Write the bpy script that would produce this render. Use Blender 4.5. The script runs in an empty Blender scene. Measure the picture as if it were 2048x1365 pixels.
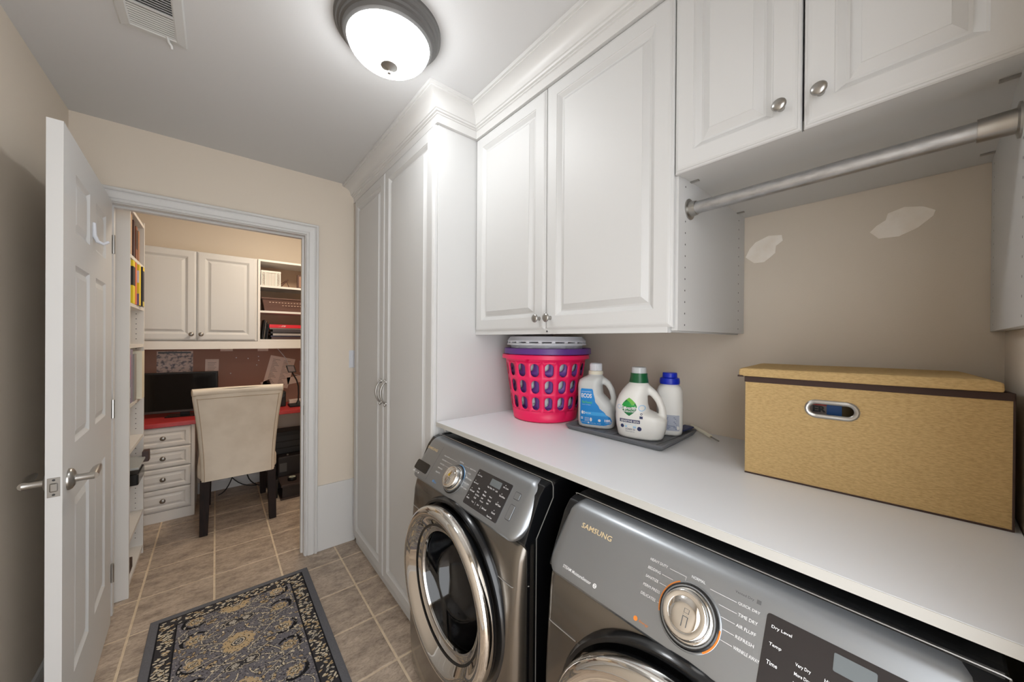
import bpy, bmesh, math, random
from math import sin, cos, pi, radians, sqrt, atan2
from mathutils import Vector, Matrix
from mathutils.bvhtree import BVHTree

SC = bpy.context.scene
COL = SC.collection
random.seed(7)

# ------------------------------------------------------------ camera, world, exposure
def make_camera():
    yaw, pit, rol, f = 0.698303, -0.002850, 0.007273, 705.02
    fw = Vector((sin(yaw)*cos(pit), cos(yaw)*cos(pit), sin(pit)))
    r0 = Vector((cos(yaw), -sin(yaw), 0)); u0 = r0.cross(fw)
    r = r0*cos(rol)+u0*sin(rol); u = u0*cos(rol)-r0*sin(rol)
    cd = bpy.data.cameras.new('camera'); cd.sensor_width = 36; cd.lens = f*36/2048
    cd.clip_start = 0.01; cd.clip_end = 60
    o = bpy.data.objects.new('camera', cd); COL.objects.link(o)
    m = Matrix((r, u, -fw)).transposed().to_4x4(); m.translation = (0, 0, 1.4)
    o.matrix_world = m; SC.camera = o
make_camera()
W = bpy.data.worlds.new('world'); SC.world = W; W.use_nodes = True
W.node_tree.nodes['Background'].inputs[0].default_value = (0.95, 0.97, 1.0, 1)
W.node_tree.nodes['Background'].inputs[1].default_value = 4.0  # ambient fill light, enters through the opening in the near wall
SC.view_settings.view_transform = 'Standard'; SC.view_settings.look = 'None'
SC.view_settings.gamma = 1; SC.view_settings.exposure = 0.2
SC.view_settings.use_curve_mapping = False
LAMP_STRENGTH = 27.5        # laundry ceiling lamp glass
OFFICE_STRENGTH = 66.0      # office ceiling lamp glass

# ------------------------------------------------------------ helpers
ORG = {}
def L(c):
    c = c/255.0
    return c/12.92 if c <= 0.04045 else ((c+0.055)/1.055)**2.4
def rgb(r, g, b): return (L(r), L(g), L(b), 1)
MATS = {}
def mat(name, col, rough=0.5, metal=0.0, spec=0.5, emit=None, es=0, noise=None, bump=None, coat=0, trans=0, aniso=0, ior=None, alpha=None):
    """noise=(scale, colour2, lo, hi, stretch) ; bump=(scale, strength, stretch)"""
    m = bpy.data.materials.new(name); m.use_nodes = True
    nt = m.node_tree; b = nt.nodes['Principled BSDF']
    b.inputs['Base Color'].default_value = col; b.inputs['Roughness'].default_value = rough
    b.inputs['Metallic'].default_value = metal; b.inputs['Specular IOR Level'].default_value = spec
    if coat: b.inputs['Coat Weight'].default_value = coat; b.inputs['Coat Roughness'].default_value = 0.08
    if trans: b.inputs['Transmission Weight'].default_value = trans
    if ior: b.inputs['IOR'].default_value = ior
    if aniso: b.inputs['Anisotropic'].default_value = aniso
    if alpha is not None: b.inputs['Alpha'].default_value = alpha
    if emit: b.inputs['Emission Color'].default_value = emit; b.inputs['Emission Strength'].default_value = es
    tc = None
    def coords(st):
        tc = nt.nodes.new('ShaderNodeTexCoord'); mp = nt.nodes.new('ShaderNodeMapping')
        mp.inputs['Scale'].default_value = st; nt.links.new(tc.outputs['Object'], mp.inputs['Vector']); return mp.outputs['Vector']
    if noise:
        sc, c2, lo, hi, st = noise
        n = nt.nodes.new('ShaderNodeTexNoise'); n.inputs['Scale'].default_value = sc; n.inputs['Detail'].default_value = 6
        nt.links.new(coords(st), n.inputs['Vector'])
        r = nt.nodes.new('ShaderNodeValToRGB'); r.color_ramp.elements[0].position = lo; r.color_ramp.elements[1].position = hi
        r.color_ramp.elements[0].color = col; r.color_ramp.elements[1].color = c2
        nt.links.new(n.outputs['Fac'], r.inputs['Fac']); nt.links.new(r.outputs['Color'], b.inputs['Base Color'])
    if bump:
        sc, s, st = bump
        n = nt.nodes.new('ShaderNodeTexNoise'); n.inputs['Scale'].default_value = sc; n.inputs['Detail'].default_value = 3
        nt.links.new(coords(st), n.inputs['Vector'])
        bp = nt.nodes.new('ShaderNodeBump'); bp.inputs['Strength'].default_value = s; bp.inputs['Distance'].default_value = 0.002
        nt.links.new(n.outputs['Fac'], bp.inputs['Height']); nt.links.new(bp.outputs['Normal'], b.inputs['Normal'])
    MATS[name] = m
    return m
U1 = (1, 1, 1)

def link(name, me, m, parent=None, origin=None):
    o = bpy.data.objects.new(name, me); COL.objects.link(o)
    if m is not None:
        me.materials.clear(); me.materials.append(m)
    if parent is not None:
        o.parent = parent; ORG[o.name] = ORG[parent.name]
    else:
        o.location = origin; ORG[o.name] = Vector(origin)
    return o

class MB:
    def __init__(s): s.v = []; s.f = []
    def add(s, vs, fs):
        n = len(s.v); s.v += [Vector(v) for v in vs]; s.f += [tuple(i+n for i in f) for f in fs]; return s
    def box(s, x0, x1, y0, y1, z0, z1):
        return s.add([(x0,y0,z0),(x1,y0,z0),(x1,y1,z0),(x0,y1,z0),(x0,y0,z1),(x1,y0,z1),(x1,y1,z1),(x0,y1,z1)],
                     [(0,3,2,1),(4,5,6,7),(0,1,5,4),(1,2,6,5),(2,3,7,6),(3,0,4,7)])
    def obox(s, O, U, V, N, a0, a1, b0, b1, c0, c1):
        O, U, V, N = map(Vector, (O, U, V, N))
        vs = [O+U*a+V*b+N*c for c in (c0, c1) for (a, b) in ((a0,b0),(a1,b0),(a1,b1),(a0,b1))]
        return s.add(vs, [(0,3,2,1),(4,5,6,7),(0,1,5,4),(1,2,6,5),(2,3,7,6),(3,0,4,7)])
    def loops(s, ls, cap0=True, cap1=True, closed=True):
        n = len(ls[0]); vs = [p for l in ls for p in l]; fs = []
        for i in range(len(ls)-1):
            for j in range(n if closed else n-1):
                k = (j+1) % n
                fs.append((i*n+j, i*n+k, (i+1)*n+k, (i+1)*n+j))
        if cap0: fs.append(tuple(range(n-1, -1, -1)))
        if cap1: fs.append(tuple((len(ls)-1)*n+i for i in range(n)))
        return s.add(vs, fs)
    def lathe(s, prof, O, A=(0,0,1), n=32, cap0=False, cap1=False):
        """prof: (radius, height along A)"""
        O = Vector(O); A = Vector(A).normalized()
        X = A.orthogonal().normalized(); Y = A.cross(X)
        ls = [[O+A*h+(X*cos(2*pi*i/n)+Y*sin(2*pi*i/n))*max(r, 1e-5) for i in range(n)] for r, h in prof]
        return s.loops(ls, cap0, cap1)
    def tube(s, pts, r, n=10, caps=True):
        pts = [Vector(p) for p in pts]; rs = r if isinstance(r, (list, tuple)) else [r]*len(pts)
        T = [(pts[min(i+1, len(pts)-1)]-pts[max(i-1, 0)]).normalized() for i in range(len(pts))]
        X = T[0].orthogonal().normalized(); ls = []
        for i, p in enumerate(pts):
            X = (X-T[i]*X.dot(T[i])).normalized(); Y = T[i].cross(X)
            ls.append([p+(X*cos(2*pi*k/n)+Y*sin(2*pi*k/n))*rs[i] for k in range(n)])
        return s.loops(ls, caps, caps)
    def prism(s, poly, fn, a, b):
        """poly 2D -> fn(u,v,t) for t in a,b"""
        return s.loops([[fn(u, v, a) for u, v in poly], [fn(u, v, b) for u, v in poly]])
    def bm(s, bevel=0, seg=2, ang=30):
        bm = bmesh.new(); vs = [bm.verts.new(v) for v in s.v]
        for f in s.f:
            try: bm.faces.new([vs[i] for i in f])
            except ValueError: pass
        bmesh.ops.remove_doubles(bm, verts=bm.verts, dist=1e-6)
        bmesh.ops.recalc_face_normals(bm, faces=bm.faces)
        if bevel:
            es = [e for e in bm.edges if len(e.link_faces) == 2 and e.calc_face_angle(0) > radians(ang)]
            bmesh.ops.bevel(bm, geom=es, offset=bevel, segments=seg, profile=0.5, affect='EDGES', clamp_overlap=True)
        return bm
    def mesh(s, name='m', bevel=0, seg=2, smooth=None, origin=(0,0,0), ang=30):
        bm = s.bm(bevel, seg, ang); O = Vector(origin)
        for v in bm.verts: v.co -= O
        me = bpy.data.meshes.new(name); bm.to_mesh(me); bm.free()
        if smooth is not None:
            me.polygons.foreach_set('use_smooth', [True]*len(me.polygons)); me.set_sharp_from_angle(angle=radians(smooth))
        return me
    def base(s):
        xs = [v.x for v in s.v]; ys = [v.y for v in s.v]; zs = [v.z for v in s.v]
        return Vector(((min(xs)+max(xs))/2, (min(ys)+max(ys))/2, min(zs)))
    def build(s, name, m, parent=None, bevel=0, seg=2, smooth=None, origin=None, ang=30):
        if parent is not None: O = ORG[parent.name]
        else: O = Vector(origin) if origin is not None else s.base()
        return link(name, s.mesh(name, bevel, seg, smooth, O, ang), m, parent, O)

def tag(o, label=None, cat=None, group=None, kind=None):
    if label: o['label'] = label
    if cat: o['category'] = cat
    if group: o['group'] = group
    if kind: o['kind'] = kind
    return o
def thing(name, loc, label=None, cat=None, group=None, kind=None):
    o = bpy.data.objects.new(name, None); COL.objects.link(o); o.location = loc; o.empty_display_size = 0.1
    ORG[o.name] = Vector(loc); return tag(o, label, cat, group, kind)
def BX(*a): return MB().box(*a)
def part(name, m, parent, *a, bevel=0, **k): return BX(*a).build(name, m, parent, bevel=bevel, **k)
def clone(o, parent, loc):
    """a copy of a part (shares mesh data) placed at loc relative to its parent's origin; its children come along"""
    c = o.copy(); COL.objects.link(c); c.parent = parent; c.location = loc
    ORG[c.name] = ORG[parent.name]
    for ch in [x for x in bpy.data.objects if x.parent == o]:
        d = ch.copy(); COL.objects.link(d); d.parent = c; ORG[d.name] = ORG[parent.name]
    return c

def panel(O, U, V, N, w, h, frame=0.052, t=0.02, a=0.02, b=0.018, dep=0.013, edge=True):
    """raised panel door or drawer front: nested rectangles; O is the lower corner on the back plane"""
    O, U, V, N = map(Vector, (O, U, V, N))
    st = [(0, 0), (0, t-0.009), (0.002, t-0.006), (0.0055, t-0.0045), (0.006, t-0.003), (0.010, t-0.0008), (0.014, t)] if edge else [(0, 0), (0, t-0.002), (0.002, t)]
    st += [(frame, t), (frame+0.0015, t-0.002), (frame+0.004, t-0.003), (frame+a*0.8, t-dep), (frame+a+0.001, t-dep), (frame+a+b, t-0.002), (frame+a+b+0.0006, t-0.0008)]
    ls = []
    for i, d in st:
        ls.append([O+U*i+V*i+N*d, O+U*(w-i)+V*i+N*d, O+U*(w-i)+V*(h-i)+N*d, O+U*i+V*(h-i)+N*d])
    return MB().loops(ls)

_tx = {}
def text2d(s, w=None, h=None, bold=0.0, shear=0.0):
    """flat outline text as (verts, faces) fitted to width w and/or cap height h, lower-left at 0,0"""
    key = (s, bold, shear)
    if key not in _tx:
        c = bpy.data.curves.new('t', 'FONT'); c.body = s; c.size = 1; c.offset = bold; c.shear = shear; c.resolution_u = 2
        o = bpy.data.objects.new('t', c); COL.objects.link(o)
        dg = bpy.context.evaluated_depsgraph_get(); me = o.evaluated_get(dg).to_mesh()
        _tx[key] = ([(v.co.x, v.co.y) for v in me.vertices], [tuple(p.vertices) for p in me.polygons])
        o.evaluated_get(dg).to_mesh_clear(); bpy.data.objects.remove(o); bpy.data.curves.remove(c)
    vs, fs = _tx[key]
    x0 = min(v[0] for v in vs); x1 = max(v[0] for v in vs); y0 = min(v[1] for v in vs); y1 = max(v[1] for v in vs)
    sx = w/(x1-x0) if w else h/(y1-y0); sy = h/(y1-y0) if h else sx
    return [((x-x0)*sx, (y-y0)*sy) for x, y in vs], fs
def put(mb, shape, O, U, V, N, off=0.0004, bvh=None):
    vs, fs = shape; O, U, V, N = map(Vector, (O, U, V, N)); out = []
    for x, y in vs:
        p = O+U*x+V*y
        if bvh is not None:
            h = bvh.ray_cast(p+N*0.3, -N)[0]
            if h is not None: p = h
        out.append(p+N*off)
    mb.add(out, fs)
def rect2d(x0, x1, y0, y1): return ([(x0,y0),(x1,y0),(x1,y1),(x0,y1)], [(0,1,2,3)])
def disc2d(cx, cy, rx, ry=None, n=20):
    ry = ry or rx
    return ([(cx+rx*cos(2*pi*i/n), cy+ry*sin(2*pi*i/n)) for i in range(n)], [tuple(range(n))])
def ring2d(cx, cy, r0, r1, n=20):
    vs = [(cx+r*cos(2*pi*i/n), cy+r*sin(2*pi*i/n)) for r in (r0, r1) for i in range(n)]
    return (vs, [(i, (i+1) % n, n+(i+1) % n, n+i) for i in range(n)])
def moved(sh, dx, dy): return ([(x+dx, y+dy) for x, y in sh[0]], sh[1])
def rrect(w, h, r, n=4):
    out = []
    for cx, cy, a0 in ((w/2-r, h/2-r, 0), (-w/2+r, h/2-r, pi/2), (-w/2+r, -h/2+r, pi), (w/2-r, -h/2+r, 3*pi/2)):
        for i in range(n+1):
            a = a0+pi/2*i/n; out.append((cx+r*cos(a), cy+r*sin(a)))
    return out

# ------------------------------------------------------------ materials
WHITE = mat('white_melamine', rgb(206, 206, 205), 0.5, spec=0.4)
WHITEP = mat('white_door_paint', rgb(212, 212, 211), 0.42, spec=0.4, bump=(60, 0.05, U1))
TRIM = mat('white_trim_paint', rgb(213, 212, 210), 0.4)
COUNTER = mat('white_laminate', rgb(228, 230, 233), 0.35, spec=0.4)
EDGE = mat('worktop_edge_band', rgb(196, 194, 188), 0.4)
BEIGE = mat('beige_wall_paint', rgb(221, 210, 195), 0.7, spec=0.2, bump=(260, 0.12, U1))
CEILM = mat('ceiling_paint', rgb(212, 212, 212), 0.8, spec=0.2, bump=(200, 0.1, U1))
SPACK = mat('wall_filler', rgb(253, 246, 236), 0.85, noise=(18, rgb(244, 233, 218), 0.4, 0.75, U1))
GROUT = mat('cream_grout', rgb(222, 204, 178), 0.85, noise=(30, rgb(204, 184, 156), 0.4, 0.7, U1))
NICKEL = mat('brushed_nickel', rgb(176, 174, 170), 0.3, metal=1.0)
DARKNICKEL = mat('aged_nickel', rgb(150, 147, 142), 0.36, metal=1.0)
GALV = mat('galvanised_pipe', rgb(186, 187, 188), 0.36, metal=0.85, noise=(90, rgb(160, 161, 162), 0.4, 0.74, (1, 0.35, 1)), bump=(140, 0.15, (1, 0.3, 1)))
CHROME = mat('chrome', rgb(232, 228, 222), 0.06, metal=1.0)
PLAT = mat('platinum_front', rgb(128, 122, 114), 0.26, metal=0.9, coat=0.4)
SILVER = mat('silver_fascia', rgb(160, 164, 168), 0.38, metal=0.9, coat=0.2)
BLACKG = mat('gloss_black', rgb(16, 17, 19), 0.25, coat=0.3)
BLACKM = mat('satin_black', rgb(20, 20, 21), 0.5)
CHARC = mat('charcoal_plastic', rgb(40, 41, 44), 0.4)
DISP = mat('control_glass', rgb(34, 31, 33), 0.18, coat=0.4)
LCD = mat('lcd_grey', rgb(104, 110, 112), 0.3)
INK = mat('white_print', rgb(232, 232, 232), 0.6)
INKG = mat('grey_print', rgb(90, 90, 90), 0.6)
GOLD = mat('gold_print', rgb(218, 196, 156), 0.4, metal=0.1)
ORANGE = mat('orange_print', rgb(220, 130, 50), 0.5)
BLUEP = mat('blue_print', rgb(90, 150, 205), 0.5)
SEAM = mat('bright_seam', rgb(190, 190, 188), 0.3, metal=0.7)
DARKHOLE = mat('dark_hole', rgb(30, 28, 26), 0.9)
PINK = mat('pink_plastic', rgb(238, 24, 92), 0.38)
PURPLE = mat('purple_plastic', rgb(96, 52, 134), 0.4)
WHITEPL = mat('white_plastic', rgb(214, 216, 222), 0.4)
GREYPL = mat('grey_plastic', rgb(104, 106, 110), 0.5)
FABRIC = mat('tan_linen', rgb(208, 178, 126), 0.85, spec=0.2, noise=(260, rgb(186, 156, 106), 0.36, 0.68, (1, 0.45, 1.7)), bump=(420, 0.5, (1, 0.5, 1.6)))
BROWNT = mat('brown_lining', rgb(66, 48, 42), 0.8)
CARD = mat('cardboard_inside', rgb(120, 98, 62), 0.9)
def tile_mat():
    m = bpy.data.materials.new('stone_tile'); m.use_nodes = True; nt = m.node_tree; b = nt.nodes['Principled BSDF']
    N = nt.nodes.new; lk = nt.links.new
    tc = N('ShaderNodeTexCoord'); geo = N('ShaderNodeNewGeometry'); oi = N('ShaderNodeObjectInfo')
    mp = N('ShaderNodeMapping'); mp.inputs['Scale'].default_value = (1, 2.0, 1)
    off = N('ShaderNodeCombineXYZ'); mul = N('ShaderNodeMath'); mul.operation = 'MULTIPLY'; mul.inputs[1].default_value = 30
    lk(oi.outputs['Random'], mul.inputs[0]); lk(mul.outputs[0], off.inputs['Z']); lk(off.outputs[0], mp.inputs['Location'])
    lk(geo.outputs['Position'], mp.inputs['Vector'])
    n1 = N('ShaderNodeTexNoise'); n1.inputs['Scale'].default_value = 9; n1.inputs['Detail'].default_value = 9; n1.inputs['Roughness'].default_value = 0.72
    n2 = N('ShaderNodeTexNoise'); n2.inputs['Scale'].default_value = 60; n2.inputs['Detail'].default_value = 5; n2.inputs['Roughness'].default_value = 0.7
    for n in (n1, n2): lk(mp.outputs[0], n.inputs['Vector'])
    r1 = N('ShaderNodeValToRGB'); e = r1.color_ramp.elements
    e[0].position = 0.3; e[0].color = rgb(134, 120, 109); e[1].position = 0.72; e[1].color = rgb(209, 192, 174)
    x = r1.color_ramp.elements.new(0.5); x.color = rgb(178, 161, 144)
    r2 = N('ShaderNodeValToRGB'); r2.color_ramp.elements[0].position = 0.3; r2.color_ramp.elements[0].color = (0.5, 0.47, 0.43, 1)
    r2.color_ramp.elements[1].position = 0.52; r2.color_ramp.elements[1].color = (1, 1, 1, 1)
    mx = N('ShaderNodeMix'); mx.data_type = 'RGBA'; mx.blend_type = 'MULTIPLY'; mx.inputs['Factor'].default_value = 0.8
    lk(n1.outputs['Fac'], r1.inputs['Fac']); lk(n2.outputs['Fac'], r2.inputs['Fac'])
    lk(r1.outputs['Color'], mx.inputs['A']); lk(r2.outputs['Color'], mx.inputs['B']); lk(mx.outputs['Result'], b.inputs['Base Color'])
    b.inputs['Roughness'].default_value = 0.42; b.inputs['Specular IOR Level'].default_value = 0.4
    bp = N('ShaderNodeBump'); bp.inputs['Strength'].default_value = 0.18; bp.inputs['Distance'].default_value = 0.002
    lk(n2.outputs['Fac'], bp.inputs['Height']); lk(bp.outputs['Normal'], b.inputs['Normal'])
    return m
TILE = tile_mat()

# ------------------------------------------------------------ room shell
XL, XR, YB, YE, ZC = -0.53, 1.48, 2.59, -0.115, 2.457      # laundry: left, right, back wall, near end wall, ceiling
OXL, OXR, OYB = -0.66, 1.80, 4.22                          # office beyond the doorway
DX0, DX1, DZ = -0.405, 0.437, 2.062                        # door opening
def struct(name, mb, m, parent=None, **k):
    o = mb.build(name, m, parent, **k)
    if parent is None: o['kind'] = 'structure'
    return o
floor = struct('floor', BX(-0.75, 1.9, -1.3, 4.3, -0.05, -0.0025), GROUT)
PX, PY, G = 0.3085, 0.304, 0.010
GX = [-0.311-0.3085*2+PX*i for i in range(10)]; GY = [3.015-PY*15+PY*i for i in range(21)]
fo = ORG[floor.name]
tmesh = None
for i in range(len(GX)-1):
    for j in range(len(GY)-1):
        x0, x1, y0, y1 = GX[i]+G/2, GX[i+1]-G/2, GY[j]+G/2, GY[j+1]-G/2
        x0 = max(x0, -0.74); x1 = min(x1, 1.88); y0 = max(y0, -1.29); y1 = min(y1, 4.29)
        if x1-x0 < 0.02 or y1-y0 < 0.02: continue
        if y1 > 2.7 and x0 > 1.2: continue
        full = abs(x1-x0-PX+G) < 1e-6 and abs(y1-y0-PY+G) < 1e-6
        if full and tmesh is not None:
            o = link('tile', tmesh, None, floor)
            o.location = (x0-t0[0], y0-t0[1], 0)
        else:
            o = BX(x0, x1, y0, y1, -0.006, 0.0).build('tile', TILE, floor, bevel=0.0018, seg=1)
            if full: tmesh = o.data; t0 = (x0, y0)
struct('ceiling', BX(XL-0.1, XR+0.1, YE-0.1, YB+0.06, ZC, ZC+0.1), CEILM)
struct('wall_left', BX(XL-0.1, XL, YE-0.1, YB+0.06, -0.02, ZC), BEIGE)
wr = struct('wall_right', BX(XR, XR+0.1, YE-0.1, YB+0.06, -0.02, ZC), BEIGE)
def grid_wall(y0, y1, xs, zs, holes):
    m = MB()
    for i in range(len(xs)-1):
        for j in range(len(zs)-1):
            if (i, j) in holes: continue
            m.box(xs[i], xs[i+1], y0, y1, zs[j], zs[j+1])
    return m
wb = struct('wall_back', grid_wall(YB, YB+0.11, [-0.76, DX0-0.02, DX1+0.02, 1.9], [-0.02, DZ+0.02, ZC+0.1], {(1, 0)}), BEIGE)
struct('wall_near', grid_wall(YE-0.11, YE, [XL-0.1, -0.34, 0.62, XR+0.1], [-0.02, 2.06, ZC], {(1, 0)}), BEIGE)  # unseen opening behind the camera, width shaped for the world fill it admits
struct('wall_office_left', BX(OXL-0.1, OXL, YB+0.11, OYB+0.1, -0.02, ZC), BEIGE)
struct('wall_office_right', BX(OXR, OXR+0.1, YB+0.11, OYB+0.1, -0.02, ZC), BEIGE)
struct('wall_office_far', BX(OXL-0.1, OXR+0.1, OYB, OYB+0.1, -0.02, ZC), BEIGE)
struct('ceiling_office', BX(OXL-0.1, OXR+0.1, YB+0.05, OYB+0.1, ZC, ZC+0.1), CEILM)
# two patches of filler on the right wall, behind the hanging rod
def blob(cy, cz, pts):
    m = MB(); n = len(pts)
    c = [Vector((XR-0.0006, cy+a, cz+b)) for a, b in pts]; d = [Vector((XR+0.002, cy+a*1.05, cz+b*1.05)) for a, b in pts]
    return m.loops([d, c])
P1 = [(0.056, -0.02), (0.044, 0.008), (0.026, 0.028), (-0.012, 0.043), (-0.05, 0.038), (-0.053, 0.018), (-0.034, 0.004), (-0.032, -0.02), (-0.016, -0.034), (0.0, -0.046), (0.03, -0.045), (0.046, -0.03)]
P2 = [(0.062, -0.012), (0.048, 0.004), (0.03, 0.016), (0.026, 0.034), (-0.006, 0.044), (-0.04, 0.036), (-0.062, 0.02), (-0.058, 0.006), (-0.045, -0.006), (-0.03, -0.02), (0.004, -0.036), (0.044, -0.034)]
o = blob(0.383, 1.728, P1).build('filler_patch', SPACK, wr); o['label'] = 'pale filler patch near the pin-holed panel'
o = blob(0.058, 1.738, P2).build('filler_patch', SPACK, wr); o['label'] = 'larger pale filler patch under the right end of the rod'
# baseboards
bbp = [(0, 0), (0.014, 0), (0.014, 0.075), (0.011, 0.085), (0.008, 0.092), (0, 0.095)]
bl = MB(); bl.prism(bbp, lambda u, v, t: Vector((XL+u, t, v)), YE, YB); struct('baseboard_left', bl, TRIM)
struct('baseboard_back', BX(0.511, 0.745, YB-0.014, YB, 0.001, 0.43), TRIM, bevel=0.002)

# door lining and casing of the doorway to the office
t1 = thing('trim_1', ((DX0+DX1)/2, YB, 0), kind='structure')
casing = [(0.0, 0.0), (0.0, 0.010), (0.003, 0.013), (0.008, 0.0135), (0.0105, 0.0095), (0.013, 0.0095), (0.018, 0.015), (0.030, 0.0165), (0.045, 0.018), (0.0475, 0.0135), (0.051, 0.0135), (0.055, 0.021), (0.060, 0.0245), (0.066, 0.0245), (0.069, 0.021), (0.07, 0.016), (0.07, 0.0)]
def mitre(name, pts_a, pts_b): return MB().loops([pts_a, pts_b])
def cas(side, yy, sgn):
    x0, x1, z1 = DX0-0.004, DX1+0.004, DZ+0.004
    if side == 'l': a = [Vector((x0-u, yy-sgn*d, 0.0)) for u, d in casing]; b = [Vector((x0-u, yy-sgn*d, z1+u)) for u, d in casing]
    if side == 'r': a = [Vector((x1+u, yy-sgn*d, 0.0)) for u, d in casing]; b = [Vector((x1+u, yy-sgn*d, z1+u)) for u, d in casing]
    if side == 't': a = [Vector((x0-u, yy-sgn*d, z1+u)) for u, d in casing]; b = [Vector((x1+u, yy-sgn*d, z1+u)) for u, d in casing]
    return MB().loops([a, b])
for nm, sd in (('casing_leg', 'l'), ('casing_leg', 'r'), ('casing_head', 't')): cas(sd, YB, 1).build(nm, TRIM, t1)
part('jamb', TRIM, t1, DX0-0.02, DX0, YB-0.001, YB+0.111, 0, DZ)
jr = part('jamb', TRIM, t1, DX1, DX1+0.02, YB-0.001, YB+0.111, 0, DZ)
part('jamb_head', TRIM, t1, DX0-0.02, DX1+0.02, YB-0.001, YB+0.111, DZ, DZ+0.02)
for a in ((DX0, DX0+0.011, YB+0.045, YB+0.08, 0, DZ), (DX1-0.011, DX1, YB+0.045, YB+0.08, 0, DZ), (DX0+0.011, DX1-0.011, YB+0.045, YB+0.08, DZ-0.011, DZ)): part('door_stop', TRIM, t1, *a)
part('strike_plate', DARKNICKEL, jr, DX1-0.0015, DX1, YB+0.008, YB+0.034, 0.905, 0.965)

# ------------------------------------------------------------ the open six-panel door
A0 = Vector((-0.388, 2.555, 0)); B0 = Vector((-0.357, 1.700, 0)); DW = (B0-A0).length
dU = (B0-A0).normalized(); dN = Vector((-dU.y, dU.x, 0)); dV = Vector((0, 0, 1))      # dN faces the room (+x)
if dN.x < 0: dN = -dN
DT, DB, DTOP = 0.033, 0.012, 2.055
door = thing('door_1', A0+Vector((0, 0, DB)), kind='structure')
us = [0, 0.155, 0.375, 0.485, 0.705, DW]; vs_ = [DB, 0.27, 0.86, 1.045, 1.64, 1.75, 1.945, DTOP]
holes = {(i, j) for i in (1, 3) for j in (1, 3, 5)}
m = MB()
P = lambda u, v, d: A0+dU*u+dV*v-dN*d
for i in range(5):
    for j in range(7):
        if (i, j) in holes: continue
        for d in (0, DT): m.add([P(us[i], vs_[j], d), P(us[i+1], vs_[j], d), P(us[i+1], vs_[j+1], d), P(us[i], vs_[j+1], d)], [(0, 1, 2, 3)])
c = [(0, DB), (DW, DB), (DW, DTOP), (0, DTOP)]
for k in range(4):
    (a, b), (a2, b2) = c[k], c[(k+1) % 4]
    m.add([P(a, b, 0), P(a2, b2, 0), P(a2, b2, DT), P(a, b, DT)], [(0, 1, 2, 3)])
slab = m.build('slab', WHITEP, door)
for (i, j) in sorted(holes):
    u0, u1, v0, v1 = us[i], us[i+1], vs_[j], vs_[j+1]
    m = MB()
    for s in (1, -1):
        st = [(0, 0), (0.002, 0.0015), (0.008, 0.006), (0.013, 0.0085), (0.016, 0.0085), (0.036, 0.003), (0.038, 0.0028)]
        ls = []
        for k, d in st:
            dd = d if s == 1 else DT-d
            ls.append([P(u0+k, v0+k, dd), P(u1-k, v0+k, dd), P(u1-k, v1-k, dd), P(u0+k, v1-k, dd)])
        m.loops(ls, cap0=False)
    m.build('panel', WHITEP, door)
# lever handles, latch
def lever(side):
    n = dN if side == 1 else -dN; o0 = P(0.785, 0.945, 0 if side == 1 else DT)
    r = MB().lathe([(0.0005, 0), (0.034, 0), (0.034, 0.004), (0.031, 0.009), (0.022, 0.014), (0.0005, 0.016)], o0, n, 28).build('rose', NICKEL, door, smooth=35)
    pts, rs = [], []
    for t, ra in ((0, 0.012), (0.25, 0.0115), (0.5, 0.0115), (0.62, 0.0125), (0.68, 0.013)): pts.append(o0+n*(0.008+0.07*t)); rs.append(ra)
    MB().tube(pts, rs, 14).build('neck', NICKEL, r, smooth=40)
    q = o0+n*0.052; lv, lr = [], []
    for t in range(9):
        k = t/8; lv.append(q-dU*(0.105*k-0.006)+dV*(0.004*sin(k*pi)+0.006*k)); lr.append(0.0125-0.006*k+0.002*sin(k*pi))
    MB().tube(lv, lr, 12).build('lever', NICKEL, r, smooth=40)
lever(1); lever(-1)
lp = MB().obox(P(DW, 0.945, DT/2), dV, dN, dU, -0.029, 0.029, -0.0125, 0.0125, 0, 0.0012).build('latch_plate', DARKNICKEL, door, bevel=0.0015)
MB().obox(P(DW, 0.945, DT/2), dV, dN, dU, -0.0125, 0.0125, -0.0075, 0.0085, 0, 0.008).build('latch_bolt', DARKNICKEL, lp, bevel=0.003)
for zz in (0.967, 0.923): MB().lathe([(0.0005, 0.0018), (0.003, 0.0018), (0.0035, 0.001)], P(DW, zz, DT/2), dU, 10).build('screw', CHARC, lp)
for zz in (0.25, 1.05, 1.85): MB().tube([P(-0.004, zz-0.045, -0.005), P(-0.004, zz+0.045, -0.005)], 0.006, 10).build('hinge', NICKEL, door)
# small white coat hook stuck on the upper panel
hook = MB(); q = P(0.43, 1.80, 0)
hook.tube([q+dV*0.05+dN*0.002, q+dN*0.004, q-dV*0.022+dN*0.012, q-dV*0.03+dN*0.028, q-dV*0.018+dN*0.042], [0.006, 0.007, 0.007, 0.006, 0.005], 8)
tag(hook.build('coat_hook', WHITEPL, smooth=50), 'small white adhesive hook on the open door', 'hook')

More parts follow.
